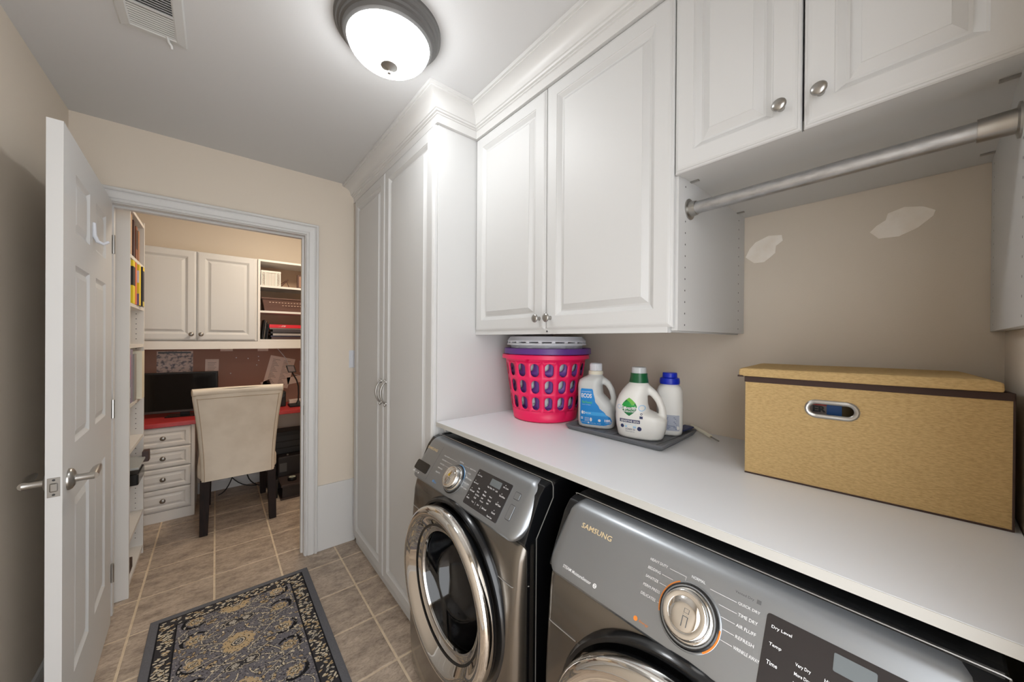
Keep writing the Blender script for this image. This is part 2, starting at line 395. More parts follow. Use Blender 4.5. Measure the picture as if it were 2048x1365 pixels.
# ------------------------------------------------------------ tall cabinet
FX, UX = 0.72, 0.935         # front planes of the tall and of the wall cabinet doors
def knob(O, N, parent, m=NICKEL, s=1.0):
    return MB().lathe([(0.008*s, 0), (0.007*s, 0.003*s), (0.0055*s, 0.008*s), (0.006*s, 0.014*s), (0.012*s, 0.018*s), (0.0155*s, 0.022*s), (0.016*s, 0.025*s), (0.013*s, 0.0285*s), (0.006*s, 0.0305*s), (0.0005, 0.031*s)], O, N, 20).build('knob', m, parent, smooth=50)
def bow_pull(Y, z0, z1, parent):
    m = MB(); pts = []
    for i in range(13):
        k = i/12; pts.append((FX-0.006-0.026*sin(pi*k)**0.7, Y, z0+0.008+(z1-z0-0.016)*k))
    m.tube(pts, [0.0045+0.0015*sin(pi*i/12) for i in range(13)], 10)
    for z in (z0+0.008, z1-0.008): m.lathe([(0.0095, 0), (0.0095, 0.003), (0.007, 0.008), (0.0005, 0.011)], (FX, Y, z), (-1, 0, 0), 14)
    for z, s in ((z0, -1), (z1, 1)): m.lathe([(0.003, -0.01), (0.0065, 0), (0.005, 0.006), (0.0005, 0.009)], (FX-0.008, Y, z), (0, 0, s), 12)
    return m.build('handle', NICKEL, parent, smooth=50)
TY0, TY1 = 1.392, 2.535
tc = thing('tall_cabinet', (1.11, (TY0+TY1)/2, 0), 'tall white two-door cabinet standing against the back corner', 'cabinet')
part('side_panel', WHITE, tc, FX+0.021, XR-0.002, TY0, TY0+0.019, 0.0, 2.455, bevel=0.001)
part('side_panel', WHITE, tc, FX+0.021, XR-0.002, TY1-0.019, TY1, 0.0, 2.455, bevel=0.001)
part('carcass', WHITE, tc, FX+0.03, XR-0.002, TY0+0.019, TY1-0.019, 0.06, 2.45)
part('toe_kick', WHITE, tc, FX+0.022, FX+0.03, TY0+0.019, TY1-0.019, 0.0, 0.06)
dz0, dz1 = 0.058, 2.338
for y0, y1, hy in ((1.979, 2.53, 2.008), (1.397, 1.975, 1.936)):
    d = panel((FX+0.02, y1, dz0), (0, -1, 0), (0, 0, 1), (-1, 0, 0), y1-y0, dz1-dz0, frame=0.058).build('door', WHITE, tc)
    bow_pull(hy, 1.035, 1.17, d)

# ------------------------------------------------------------ crown moulding over the cabinets
cp = [(0.0, 2.340), (0.014, 2.340), (0.014, 2.374), (0.019, 2.376), (0.019, 2.381), (0.026, 2.383), (0.028, 2.389), (0.033, 2.391)]
for i in range(7):
    a = pi/2*i/6; cp.append((0.033+0.046*(1-cos(a)), 2.391+0.046*sin(a)))
cp += [(0.079, 2.441), (0.087, 2.442), (0.087, 2.4565), (0.0, 2.4565)]
S1, S2, S3 = 0.742, TY0, 0.945
path = lambda o: [(S1-o, YB-0.001), (S1-o, S2-o), (S3-o, S2-o), (S3-o, YE+0.001)]
cr = thing('trim_2', (S1, S2, 2.34), kind='structure')
for k in range(3):
    a = [Vector((*path(o)[k], z)) for o, z in cp]; b = [Vector((*path(o)[k+1], z)) for o, z in cp]
    MB().loops([a, b]).build('crown_moulding', TRIM, cr, smooth=30)

# ------------------------------------------------------------ wall cabinets
WZ = 1.425
uc = thing('wall_cabinet', (1.2, 0.92, WZ), 'white two-door wall cabinet above the pink basket', 'cabinet')
part('carcass', WHITE, uc, UX+0.03, XR-0.002, 0.464, TY0-0.002, WZ+0.012, 2.45)
part('side_panel', WHITE, uc, UX+0.021, XR-0.002, 0.462, 0.478, WZ, 2.45)
part('bottom_rail', WHITE, uc, UX+0.006, UX+0.03, 0.464, TY0-0.002, WZ-0.002, WZ+0.02, bevel=0.001)
MB().lathe([(0.0005, 0), (0.0035, 0), (0.0035, 0.003), (0.0005, 0.003)], (UX+0.006, 0.918, WZ+0.008), (-1, 0, 0), 10).build('bumper', INKG, uc)
for y0, y1, ky in ((0.928, 1.388, 0.955), (0.4495, 0.925, 0.898)):
    d = panel((UX+0.02, y1, WZ+0.012), (0, -1, 0), (0, 0, 1), (-1, 0, 0), y1-y0, 2.338-WZ-0.012, frame=0.052).build('door', WHITE, uc)
    knob((UX, ky, 1.482), (-1, 0, 0), d)
HZ = 1.852
hc = thing('wall_cabinet', (1.2, 0.17, WZ), 'white wall cabinet with open hanging space and rod below', 'cabinet')
lpn = part('side_panel', WHITE, hc, UX+0.021, XR-0.002, 0.443, 0.461, WZ+0.004, 2.45, bevel=0.001)
rpn = part('side_panel', WHITE, hc, UX+0.021, XR-0.002, -0.112, -0.093, WZ+0.004, 2.45, bevel=0.001)
part('deck', WHITE, hc, UX+0.021, XR-0.002, -0.093, 0.443, HZ, HZ+0.019)
part('front_rail', WHITE, hc, UX+0.021, UX+0.045, -0.093, 0.443, HZ-0.004, HZ, bevel=0.001)
part('back_panel', WHITE, hc, XR-0.012, XR-0.002, -0.093, 0.443, HZ+0.019, 2.45)
for y0, y1, ky in ((0.180, 0.446, 0.213), (-0.104, 0.176, 0.148)):
    d = panel((UX+0.02, y1, HZ-0.006), (0, -1, 0), (0, 0, 1), (-1, 0, 0), y1-y0, 2.338-HZ+0.006, frame=0.048).build('door', WHITE, hc)
    knob((UX, ky, 1.905), (-1, 0, 0), d, s=0.85)
for pn, yf, sg in ((lpn, 0.443, -1), (rpn, -0.093, 1)):
    m = MB()
    for X in (0.998, 1.418):
        for k in range(13):
            if k == 11 and X < 1.2: continue
            m.lathe([(0.0005, 0.0002), (0.0026, 0.0002)], (X, yf, 1.445+0.032*k), (0, sg, 0), 8, cap1=False)
    o = m.build('pin_holes', DARKHOLE, pn); o['kind'] = 'stuff'
for X in (1.03, 1.40):
    for yy, s in ((0.443, -1), (-0.093, 1)):
        MB().box(X-0.005, X+0.005, *sorted((yy, yy+s*0.022)), HZ-0.003, HZ).build('shelf_clip', NICKEL, hc)
rod = thing('closet_rod', (1.03, 0.175, 1.775), 'galvanised steel hanging rod under the right wall cabinet', 'rod')
RX, RZ = 1.022, 1.772
MB().tube([(RX, 0.438, RZ), (RX, 0.15, RZ), (RX, -0.086, RZ)], 0.0165, 24).build('pipe', GALV, rod, smooth=40)
for yy, s, ll in ((0.443, -1, 0.02), (-0.093, 1, 0.045)):
    MB().lathe([(0.0005, 0), (0.029, 0), (0.029, 0.003), (0.0205, 0.005), (0.0195, ll), (0.0168, ll)], (RX, yy, RZ), (0, s, 0), 24).build('socket', NICKEL, rod, smooth=35)

# ------------------------------------------------------------ worktop over the machines
CT = 1.04
ct = thing('worktop', (1.1, 0.64, CT-0.019), 'white laminate worktop spanning over both laundry machines', 'worktop')
part('top', COUNTER, ct, 0.7385, XR-0.001, YE+0.002, TY0-0.001, CT-0.019, CT, bevel=0.001)
part('edge_band', EDGE, ct, 0.737, 0.7386, YE+0.002, TY0-0.001, CT-0.019, CT-0.0006)
part('cleat', WHITE, ct, 0.775, XR-0.001, TY0-0.02, TY0-0.001, CT-0.048, CT-0.019)
part('cleat', WHITE, ct, 0.80, XR-0.001, YE+0.002, YE+0.02, CT-0.048, CT-0.019)
part('cleat', WHITE, ct, XR-0.02, XR-0.001, YE+0.02, TY0-0.02, CT-0.048, CT-0.019)
# ------------------------------------------------------------ washing machine and dryer
pV = Vector((0.584, 0, 0.812)); pN = Vector((-0.812, 0, 0.584)); pU = Vector((0, -1, 0))
PP = lambda y, s: Vector((0.630+0.584*s, y, 0.868+0.812*s))
def loft_y(prof, ys, ks, C, cap=True):
    """profile (x,z) swept along y; k<1 shrinks it towards C near the rounded ends"""
    return MB().loops([[Vector((C[0]+(x-C[0])*k, y, C[1]+(z-C[1])*k)) for x, z in prof] for y, k in zip(ys, ks)], cap, cap)
def ends(y0, y1, r, kmin, n=5):
    ys, ks = [], []
    for i in range(n+1):
        a = pi/2*i/n; ys.append(y0+r*(1-cos(a))); ks.append(kmin+(1-kmin)*sin(a))
    mid = [y0+(y1-y0)*t for t in (0.25, 0.5, 0.75)]
    ys2 = [y1-(y-y0) for y in reversed(ys)]
    return ys+mid+ys2, ks+[1, 1, 1]+list(reversed(ks))
CLOTH = mat('grey_lilac_laundry', rgb(196, 182, 206), 0.9)
CLOTHR = mat('rust_laundry', rgb(176, 84, 60), 0.9)
def glass_mat():
    m = bpy.data.materials.new('door_glass'); m.use_nodes = True; nt = m.node_tree; nt.nodes.clear()
    out = nt.nodes.new('ShaderNodeOutputMaterial'); mx = nt.nodes.new('ShaderNodeMixShader'); lw = nt.nodes.new('ShaderNodeLayerWeight'); lw.inputs['Blend'].default_value = 0.5
    pw = nt.nodes.new('ShaderNodeMath'); pw.operation = 'POWER'; pw.inputs[1].default_value = 4; nt.links.new(lw.outputs['Facing'], pw.inputs[0])
    fr = nt.nodes.new('ShaderNodeMath'); fr.operation = 'MULTIPLY_ADD'; fr.inputs[1].default_value = 0.7; fr.inputs[2].default_value = 0.05; nt.links.new(pw.outputs[0], fr.inputs[0])
    tr = nt.nodes.new('ShaderNodeBsdfTransparent'); tr.inputs[0].default_value = (0.72, 0.74, 0.76, 1)
    gl = nt.nodes.new('ShaderNodeBsdfGlossy'); gl.inputs['Roughness'].default_value = 0.03
    nt.links.new(fr.outputs[0], mx.inputs[0]); nt.links.new(tr.outputs[0], mx.inputs[1]); nt.links.new(gl.outputs[0], mx.inputs[2]); nt.links.new(mx.outputs[0], out.inputs[0])
    return m
GLASS = glass_mat()
DRUM = mat('drum_steel', rgb(44, 45, 48), 0.4, metal=0.6)
def cut(o, mb):
    """real opening through a part: boolean difference with a closed cutter, applied"""
    me = mb.mesh('c', origin=ORG[o.name]); c = bpy.data.objects.new('c', me); COL.objects.link(c)
    c.location = ORG[o.name]
    bpy.context.view_layer.update()
    md = o.modifiers.new('b', 'BOOLEAN'); md.operation = 'DIFFERENCE'; md.object = c; md.solver = 'EXACT'
    dg = bpy.context.evaluated_depsgraph_get(); dg.update()
    nm = bpy.data.meshes.new_from_object(o.evaluated_get(dg)); o.modifiers.clear(); o.data = nm
    bpy.data.objects.remove(c); bpy.data.meshes.remove(me)
def machine(y0, y1, washer):
    ym = (y0+y1)/2
    if washer: t = thing('washing_machine', (1.05, ym, 0), 'platinum front-loading washing machine beside the tall cabinet', 'washing machine')
    else: t = thing('tumble_dryer', (1.05, ym, 0), 'platinum front-loading tumble dryer nearest the camera', 'dryer')
    # black cabinet with slanted front seam
    body = [(0.690, 0.03), (0.690, 0.842), (0.757, 0.940), (0.757, 0.972), (0.764, 0.984), (0.775, 0.986), (1.44, 0.986), (1.44, 0.03)]
    cab_ = MB().prism(body, lambda x, z, y: Vector((x, y, z)), y0, y1).build('cabinet', BLACKG, t, bevel=0.004)
    for x in (0.72, 1.38):
        for y in (y0+0.06, y1-0.06): MB().lathe([(0.02, 0), (0.02, 0.03)], (x, y, 0.001), (0, 0, 1), 12, True, True).build('foot', BLACKM, t)
    # console housing (black) in front of the seam and bright seam bead
    hous = [(0.655, 0.03), (0.655, 0.82), (0.645, 0.84), (0.700, 0.955), (0.722, 0.980), (0.745, 0.9865), (0.7555, 0.980), (0.7555, 0.941), (0.6885, 0.843), (0.6885, 0.03)]
    hou_ = MB().prism(hous, lambda x, z, y: Vector((x, y, z)), y0+0.0015, y1-0.0015).build('console_housing', BLACKG, t, bevel=0.003)
    sm = [(0.6893, 0.03), (0.6893, 0.8425), (0.7563, 0.9405), (0.7563, 0.972), (0.751, 0.985), (0.7495, 0.9868)]
    bead = [Vector((x, y0+0.0005, z)) for x, z in sm]
    bead += [Vector((0.7495, y, 0.9878)) for y in (y0+0.006, y1-0.006)] + [Vector((x, y1-0.0005, z)) for x, z in reversed(sm)]
    MB().tube(bead, 0.0013, 6).build('seam_bead', SEAM, t)
    # silver fascia
    fp = [(0.745, 0.9872), (0.728, 0.9858), (0.716, 0.9815), (0.709, 0.9765)]
    for s in (0.122, 0.09, 0.06, 0.03, 0.0, -0.012): fp.append((0.630+0.584*s, 0.868+0.812*s))
    fp += [(0.6195, 0.8505), (0.6205, 0.8455), (0.6245, 0.8415), (0.632, 0.838), (0.65, 0.8355), (0.68, 0.87), (0.72, 0.93)]
    ys, ks = ends(y0+0.006, y1-0.006, 0.04, 0.3, 8)
    fas = loft_y(fp, ys, ks, (0.702, 0.905)).build('fascia', SILVER, t, smooth=35)
    # front skin
    fr = [(0.680, 0.832), (0.648, 0.832), (0.637, 0.822), (0.629, 0.79), (0.621, 0.70), (0.614, 0.60), (0.610, 0.48), (0.609, 0.35), (0.612, 0.20), (0.620, 0.08), (0.632, 0.035), (0.680, 0.03)]
    ys, ks = ends(y0+0.001, y1-0.001, 0.03, 0.0)
    m = MB().loops([[Vector((0.672+(x-0.672)*k if x < 0.672 else x, y, z)) for x, z in fr] for y, k in zip(ys, ks)])
    skin = m.build('front_skin', PLAT, t, smooth=35)
    for o_, dep_ in ((cab_, 0.46), (hou_, 0.2), (skin, 0.2)):
        cut(o_, MB().lathe([(0.206, -0.05), (0.206, dep_)], (0.58, ym-0.012, 0.565), (1, 0, 0), 48, True, True))
    for (ya, yb) in ((y0+0.0, ym-0.235), (ym+0.235, y1-0.0)):
        lo = [Vector((0.672+(0.6225-0.672)*sin(min(1, max(0.12, min(y-y0, y1-y)/0.03))*pi/2)-0.0006, y, 0.722)) for y in [ya+(yb-ya)*i/12 for i in range(13)]]
        MB().tube(lo, 0.0011, 6).build('seam_line', SEAM, skin)
    # door: dark recess, black rim, chrome ring, glass bowl, drum
    zc, R = 0.565, 0.268
    C = Vector((0.612, ym-0.012, zc)); ax = Vector((-1, 0, 0))
    MB().lathe([(0.20, -0.03), (0.288, -0.012), (0.288, -0.003), (0.282, 0.0065), (0.274, 0.0075), (0.270, -0.01), (0.20, -0.02)], C, ax, 64).build('door_recess', BLACKG, t, smooth=35)
    dr = MB().lathe([(0.20, 0.006), (0.258, 0.006), (0.266, 0.014), (0.2690, 0.030), (0.266, 0.038), (0.262, 0.042), (0.20, 0.03)], C, ax, 72).build('door', BLACKG, t, smooth=35)
    MB().lathe([(0.2692, 0.026), (0.2705, 0.036), (0.2695, 0.045), (0.2655, 0.052), (0.257, 0.057), (0.247, 0.0585), (0.239, 0.0565), (0.226, 0.047), (0.206, 0.030), (0.193, 0.021), (0.186, 0.0185), (0.180, 0.0175), (0.177, 0.010), (0.19, 0.008)], C, ax, 72).build('chrome_ring', CHROME, dr, smooth=50)
    MB().lathe([(0.178, 0.016), (0.174, 0.006), (0.166, -0.03), (0.15, -0.07), (0.125, -0.10), (0.08, -0.12), (0.0005, -0.126)], C, ax, 48).build('glass_bowl', GLASS, dr, smooth=60)
    MB().lathe([(0.178, 0.0), (0.196, -0.02), (0.200, -0.05), (0.2045, -0.06), (0.2045, -0.40), (0.0005, -0.415)], C, ax, 48).build('drum', DRUM if washer else CHARC, t, smooth=40)
    if washer:
        for nm, cx, cy, cz, r, mm in (('laundry', 0.80, ym-0.075, 0.48, 0.058, CLOTH), ('laundry', 0.83, ym+0.045, 0.45, 0.05, CLOTHR), ('laundry', 0.90, ym-0.05, 0.59, 0.055, CLOTH)):
            b = bmesh.new(); bmesh.ops.create_icosphere(b, subdivisions=3, radius=r)
            rn = random.Random(cx*100)
            ph = [rn.uniform(0, 6) for _ in range(6)]
            for v in b.verts:
                k = 1+0.16*sin(v.co.x*60+ph[0])*sin(v.co.y*50+ph[1])+0.14*sin(v.co.z*70+ph[2]+v.co.y*30)
                v.co = v.co*k; v.co.z *= 0.8; v.co += Vector((cx, cy, cz))
            me = bpy.data.meshes.new('laundry'); b.to_mesh(me); b.free()
            me.polygons.foreach_set('use_smooth', [True]*len(me.polygons))
            o = link('laundry', me, mm, None, (0, 0, 0))
            tag(o, {0.80: 'lilac grey clothing heaped inside the washer drum', 0.83: 'rust coloured garment low in the washer drum', 0.90: 'grey garment at the right of the washer drum'}[cx], 'clothing', 'clothes in the washer drum')
    # ------ controls on the slanted fascia
    def prt(items, m, name='lettering', off=0.0006):
        b = MB()
        for sh, y, s in items: put(b, sh, PP(y, s), pU, pV, pN, off)
        return b.build(name, m, fas)
    def T(s, y, sv, w=None, h=0.0045, **k): return (text2d(s, w, h, **k), y, sv)
    def ln(y, s, a, b, hw=0.0003): return (rect2d(0, a, -hw, hw) if b == 0 else rect2d(-hw, hw, 0, b), y, s)
    def dial(y, s, ringm):
        c = PP(y, s)
        d = MB().lathe([(0.0005, 0.0005), (0.0535, 0.0005), (0.0535, 0.002), (0.052, 0.0032), (0.049, 0.003)], c, pN, 48).build('dial', SILVER, fas, smooth=35)
        e = d; N_ = len(ringm[1]) 
        for a0, a1 in ringm[1]:
            mbr = MB(); up, dn = [], []
            for i in range(13):
                a = radians(a0+(a1-a0)*i/12); dr_ = pU*cos(a)+pV*sin(a); up.append(c+dr_*0.0532+pN*0.0034); dn.append(c+dr_*0.0505+pN*0.0034)
            mbr.loops([up, dn], False, False, closed=False); mbr.build('dial_light', ringm[0], d)
        MB().lathe([(0.0505, 0.002), (0.0505, 0.005), (0.0485, 0.0075), (0.0395, 0.008)], c, pN, 48).build('dial_collar', BLACKG, d, smooth=35)
        MB().lathe([(0.0465, 0.0078), (0.0462, 0.0095), (0.044, 0.0098), (0.0435, 0.008)], c, pN, 48).build('dial_trim', SILVER, d, smooth=35)
        MB().lathe([(0.0435, 0.006), (0.0415, 0.010), (0.0390, 0.011), (0.0385, 0.018), (0.0385, 0.022), (0.0375, 0.0255), (0.0345, 0.0275), (0.030, 0.0268), (0.0275, 0.0262)], c, pN, 48).build('dial_knob', CHROME, d, smooth=50)
        MB().lathe([(0.0275, 0.0262), (0.0268, 0.0255), (0.0262, 0.0262), (0.012, 0.0266), (0.0005, 0.0267)], c, pN, 48).build('dial_cap', CHROME, d, smooth=50)
        MB().lathe([(0.0385, 0.012), (0.0392, 0.0135), (0.0385, 0.015)], c, pN, 48).build('dial_groove', BLACKM, d)
        b = MB()
        put(b, rect2d(-0.0006, 0.0006, -0.02, -0.004), c+pN*0.0268, pU, pV, pN, 0.0003); put(b, rect2d(0.0075, 0.0087, -0.019, -0.004), c+pN*0.0268, pU, pV, pN, 0.0003)
        put(b, rect2d(-0.0006, 0.0087, -0.004, -0.0028), c+pN*0.0268, pU, pV, pN, 0.0003)
        for r_ in ((0.0, 0.0085, 0.002, 0.0026), (0.0, 0.0085, 0.0085, 0.0091), (0.0, 0.0006, 0.002, 0.009), (0.0079, 0.0085, 0.002, 0.009)): put(b, rect2d(*r_), c+pN*0.0268, pU, pV, pN, 0.0003)
        b.build('dial_mark', INKG, d)
    def plate(y0_, y1_, s0, s1, r, m, name, h=0.0008, parent=None):
        w, hh = y0_-y1_, s1-s0; c = PP((y0_+y1_)/2, (s0+s1)/2); pl = rrect(w, hh, r)
        ls = [[c+pU*u*k+pV*v*k+pN*d for u, v in pl] for d, k in ((-0.002, 1), (h*0.6, 1), (h, 1-0.4*h/w))]
        return MB().loops(ls).build(name, m, parent or fas)
    if washer:
        prt([T('SAMSUNG', 1.363, 0.094, 0.082, 0.0105, bold=0.015)], GOLD)
        # detergent drawer outline and finger recess
        plate(1.379, 1.272, 0.002, 0.040, 0.008, BLACKG, 'drawer_grip', 0.0007)
        prt([ln(1.256, -0.012, 0.0008, 0.134, 0.0004)], CHARC, 'drawer_seam', 0.0003)
        prt([T('VRT', 1.374, -0.010, 0.018, 0.006, bold=0.02), T('plus', 1.350, -0.010, 0.016, 0.006), (disc2d(0, 0.003, 0.0035), 1.326, -0.010)], INK)
        dial(1.092, 0.041, (BLUEP, ((15, 100),)))
        rows = [('HEAVY DUTY', 1.222, 0.094, 0.040), ('BEDDING', 1.222, 0.078, 0.030), ('SANITIZE', 1.222, 0.062, 0.030), ('PERM PRESS', 1.222, 0.046, 0.034), ('DELICATES', 1.222, 0.030, 0.032),
                ('NORMAL', 1.112, 0.100, 0.026), ('QUICK WASH', 1.040, 0.094, 0.034), ('WOOL', 1.040, 0.078, 0.018), ('ACTIVE WEAR', 1.040, 0.062, 0.036), ('RINSE+SPIN', 1.040, 0.046, 0.034), ('SELF CLEAN', 1.040, 0.030, 0.034)]
        prt([T(a, y, s, w, 0.0042) for a, y, s, w in rows]+[ln(1.180, 0.096, 0.052, 0), ln(1.190, 0.080, 0.044, 0), ln(1.190, 0.064, 0.038, 0), ln(1.076, 0.096, 0.03, 0), ln(1.062, 0.080, 0.018, 0)], INK)
        prt([T('Eco', 1.20, -0.006, 0.018, 0.008), (disc2d(-0.006, 0.004, 0.004), 1.20, -0.006)], BLUEP)
        d = plate(0.9945, 0.8145, -0.006, 0.110, 0.005, DISP, 'display_panel')
        plate(0.913, 0.861, 0.080, 0.101, 0.002, LCD, 'screen', 0.0014, d)
        it = [(disc2d(0.002, 0.01, 0.0013, n=8), y, s) for y, s in ((0.985, 0.088), (0.985, 0.062), (0.985, 0.036), (0.985, 0.012), (0.845, 0.090), (0.845, 0.063), (0.845, 0.037), (0.845, 0.012))]
        it += [T(a, y, s, w, 0.0052, bold=0.01) for a, y, s, w in (('Cycle Temp', 0.988, 0.088, 0.026), ('Spin Level', 0.988, 0.062, 0.024), ('Soil Level', 0.988, 0.036, 0.024), ('Alarm', 0.988, 0.012, 0.016),
               ('My Cycle', 0.850, 0.090, 0.024), ('Extra Rinse', 0.850, 0.064, 0.026), ('Self Clean', 0.850, 0.038, 0.025), ('Sound', 0.850, 0.012, 0.016),
               ('Hot', 0.953, 0.052, 0.009), ('Warm', 0.953, 0.042, 0.013), ('Eco Warm', 0.953, 0.032, 0.020), ('Cold', 0.953, 0.022, 0.011),
               ('High', 0.920, 0.052, 0.011), ('Medium', 0.920, 0.042, 0.016), ('Low', 0.920, 0.032, 0.010), ('No Spin', 0.920, 0.022, 0.017), ('Heavy', 0.888, 0.046, 0.013), ('Normal', 0.888, 0.036, 0.015), ('Light', 0.888, 0.026, 0.011),
               ('Temp', 0.955, 0.008, 0.012), ('Spin', 0.924, 0.008, 0.010), ('Soil Level', 0.897, 0.008, 0.022), ('Wash', 0.917, 0.070, 0.010), ('Rinse', 0.903, 0.070, 0.010), ('Spin', 0.889, 0.070, 0.009), ('Lock', 0.874, 0.070, 0.010), ('Power Foam', 0.862, -0.003, 0.024))]
        it += [ln(0.934, 0.005, 0.0008, 0.01), ln(0.904, 0.005, 0.0008, 0.01)]
        b = MB()
        for sh, y, s in it: put(b, sh, PP(y, s), pU, pV, pN, 0.0012)
        b.build('lettering', INK, d)
        for (a, b_, s0, s1) in ((0.794, 0.769, 0.077, 0.099), (0.792, 0.770, 0.018, 0.062)):
            q = plate(a, b_, s0, s1, 0.004, CHARC, 'button', 0.0008); plate(a-0.0012, b_+0.0012, s0+0.0012, s1-0.0012, 0.003, SILVER, 'button_face', 0.0016, q)
    else:
        prt([T('SAMSUNG', 0.547, 0.094, 0.084, 0.0115, bold=0.015)], GOLD)
        prt([T('STEAM MoistureSensor', 0.556, -0.003, 0.080, 0.0065, bold=0.012), (ring2d(0.0, 0.003, 0.0028, 0.0045), 0.466, -0.003), (rect2d(-0.003, 0.003, 0.002, 0.004), 0.466, -0.003)], INK)
        dial(0.279, 0.044, (ORANGE, ((120, 200), (-50, 5))))
        rows = [('HEAVY DUTY', 0.370, 0.099, 0.036), ('BEDDING', 0.370, 0.083, 0.026), ('SANITIZE', 0.370, 0.067, 0.026), ('PERM PRESS', 0.370, 0.051, 0.034), ('DELICATES', 0.370, 0.035, 0.030),
                ('NORMAL', 0.289, 0.104, 0.024), ('QUICK DRY', 0.211, 0.099, 0.032), ('TIME DRY', 0.208, 0.083, 0.028), ('AIR FLUFF', 0.208, 0.067, 0.028), ('REFRESH', 0.206, 0.051, 0.026), ('WRINKLE AWAY', 0.206, 0.035, 0.036)]
        prt([T(a, y, s, w, 0.0048) for a, y, s, w in rows]+[ln(0.330, 0.101, 0.032, 0), ln(0.298, 0.094, 0.0006, 0.007), ln(0.341, 0.085, 0.022, 0), ln(0.341, 0.069, 0.014, 0), ln(0.332, 0.053, 0.006, 0), ln(0.336, 0.037, 0.008, 0),
             ln(0.256, 0.101, 0.043, 0), ln(0.238, 0.085, 0.028, 0), ln(0.232, 0.069, 0.022, 0), ln(0.230, 0.053, 0.022, 0), ln(0.232, 0.037, 0.024, 0)], INK)
        prt([T('Vented Dry', 0.218, 0.114, 0.028, 0.005), (rect2d(0, 0.006, 0, 0.006), 0.186, 0.114)], INKG)
        prt([(disc2d(0, 0, 0.0042), 0.366, -0.008), T('Energy', 0.358, -0.011, 0.018, 0.005)], ORANGE)
        d = plate(0.170, 0.0, -0.006, 0.110, 0.005, DISP, 'display_panel')
        plate(0.088, 0.044, 0.078, 0.101, 0.002, LCD, 'screen', 0.0014, d)
        b = MB()
        for a, y, s, w in (('Dry Level', 0.162, 0.090, 0.026), ('Temp', 0.162, 0.066, 0.016), ('Time', 0.162, 0.042, 0.014), ('My Cycle', 0.034, 0.090, 0.024), ('Wrinkle Prevent', 0.034, 0.066, 0.028), ('Very Dry', 0.128, 0.058, 0.018), ('More Dry', 0.128, 0.046, 0.018), ('Normal Dry', 0.128, 0.034, 0.022), ('High', 0.095, 0.058, 0.010), ('Medium', 0.095, 0.046, 0.016), ('Low', 0.095, 0.034, 0.009)):
            put(b, text2d(a, w, 0.0055, bold=0.01), PP(y, s), pU, pV, pN, 0.0012)
        b.build('lettering', INK, d)
        for (a, b_, s0, s1) in ((-0.016, -0.041, 0.077, 0.099), (-0.016, -0.040, 0.018, 0.062)):
            q = plate(a, b_, s0, s1, 0.004, CHARC, 'button', 0.0008); plate(a-0.0012, b_+0.0012, s0+0.0012, s1-0.0012, 0.003, SILVER, 'button_face', 0.0016, q)
    return t
machine(0.708, 1.390, True)
machine(-0.066, 0.618, False)

# ------------------------------------------------------------ nested laundry baskets
def basket(C, r0, r1, z0, h, rim, rimh, rows, cols, m, name, label, group, phase=0, hole=(0.60, 0.78), lip=True):
    """round tapered basket: wall of cells with stadium-shaped openings, base, rolled rim; walls have thickness"""
    ang = lambda a, z: Vector((C[0]+(r0+(r1-r0)*(z-z0)/h)*cos(a), C[1]+(r0+(r1-r0)*(z-z0)/h)*sin(a), z))
    b = MB(); zb, zt = z0+0.05, z0+h-0.03
    nseg = 6
    da = 2*pi/cols
    for i in range(cols):
        for j in range(rows):
            a0 = i*da+phase; zz0 = zb+(zt-zb)*j/rows; dz = (zt-zb)/rows
            inner, outer = [], []
            hw, hh = hole[0]*da/2, hole[1]*dz/2
            rad = min(hh*0.95, hw*(r0+r1)/2); npt = 24; uv = []
            for k in range(npt):
                t = 2*pi*(k+0.5)/npt; y = sin(t)
                uv.append((hw*cos(t), (hh-rad)*(1 if y > 0 else -1)+rad*y))
            ang_ = [(x/(da/2), y/(dz/2)) for x, y in uv]
            sq = [(x/max(abs(x), abs(y)), y/max(abs(x), abs(y))) for x, y in ang_]
            for c_ in ((1, 1), (-1, 1), (-1, -1), (1, -1)):
                k = min(range(npt), key=lambda k: (sq[k][0]-c_[0])**2+(sq[k][1]-c_[1])**2); sq[k] = c_
            inner = [ang(a0+da/2+x, zz0+dz/2+y) for x, y in uv]; outer = [ang(a0+da/2+da/2*x, zz0+dz/2+dz/2*y) for x, y in sq]
            b.add(outer+inner, [(k, (k+1) % npt, npt+(k+1) % npt, npt+k) for k in range(npt)])
    # solid bands above and below, base
    n = cols*4
    for za, zb_ in ((z0+0.006, zb), (zt, z0+h)):
        b.loops([[ang(2*pi*i/n+phase, za) for i in range(n)], [ang(2*pi*i/n+phase, zb_) for i in range(n)]], False, False)
    b.loops([[Vector((C[0]+(r0-0.008)*k*cos(2*pi*i/n), C[1]+(r0-0.008)*k*sin(2*pi*i/n), z0+0.001)) for i in range(n)] for k in (0.3, 1)]+[[ang(2*pi*i/n, z0+0.006) for i in range(n)]], True, False)
    root = thing(name, (C[0], C[1], z0), label, 'basket', group)
    body = b.build('body', m, root, smooth=40)
    md = body.modifiers.new('wall', 'SOLIDIFY'); md.thickness = 0.0024; md.offset = 0
    zt = z0+h
    MB().lathe([(r1-0.003, zt-rimh-0.004), (r1-0.001, zt-0.002), (r1+0.004, zt), (r1+rim-0.004, zt), (r1+rim, zt-0.003), (r1+rim+0.001, zt-rimh), (r1+rim-0.002, zt-rimh), (r1+rim-0.003, zt-0.005), (r1+0.003, zt-0.004)], (C[0], C[1], 0), (0, 0, 1), 72).build('rim', m, root, smooth=40)
    return root
BC = (1.19, 1.172)
basket(BC, 0.145, 0.188, CT, 0.297, 0.014, 0.019, 3, 18, PINK, 'laundry_basket', 'bright pink slotted laundry basket, outermost of the nested stack', 'nested laundry baskets')
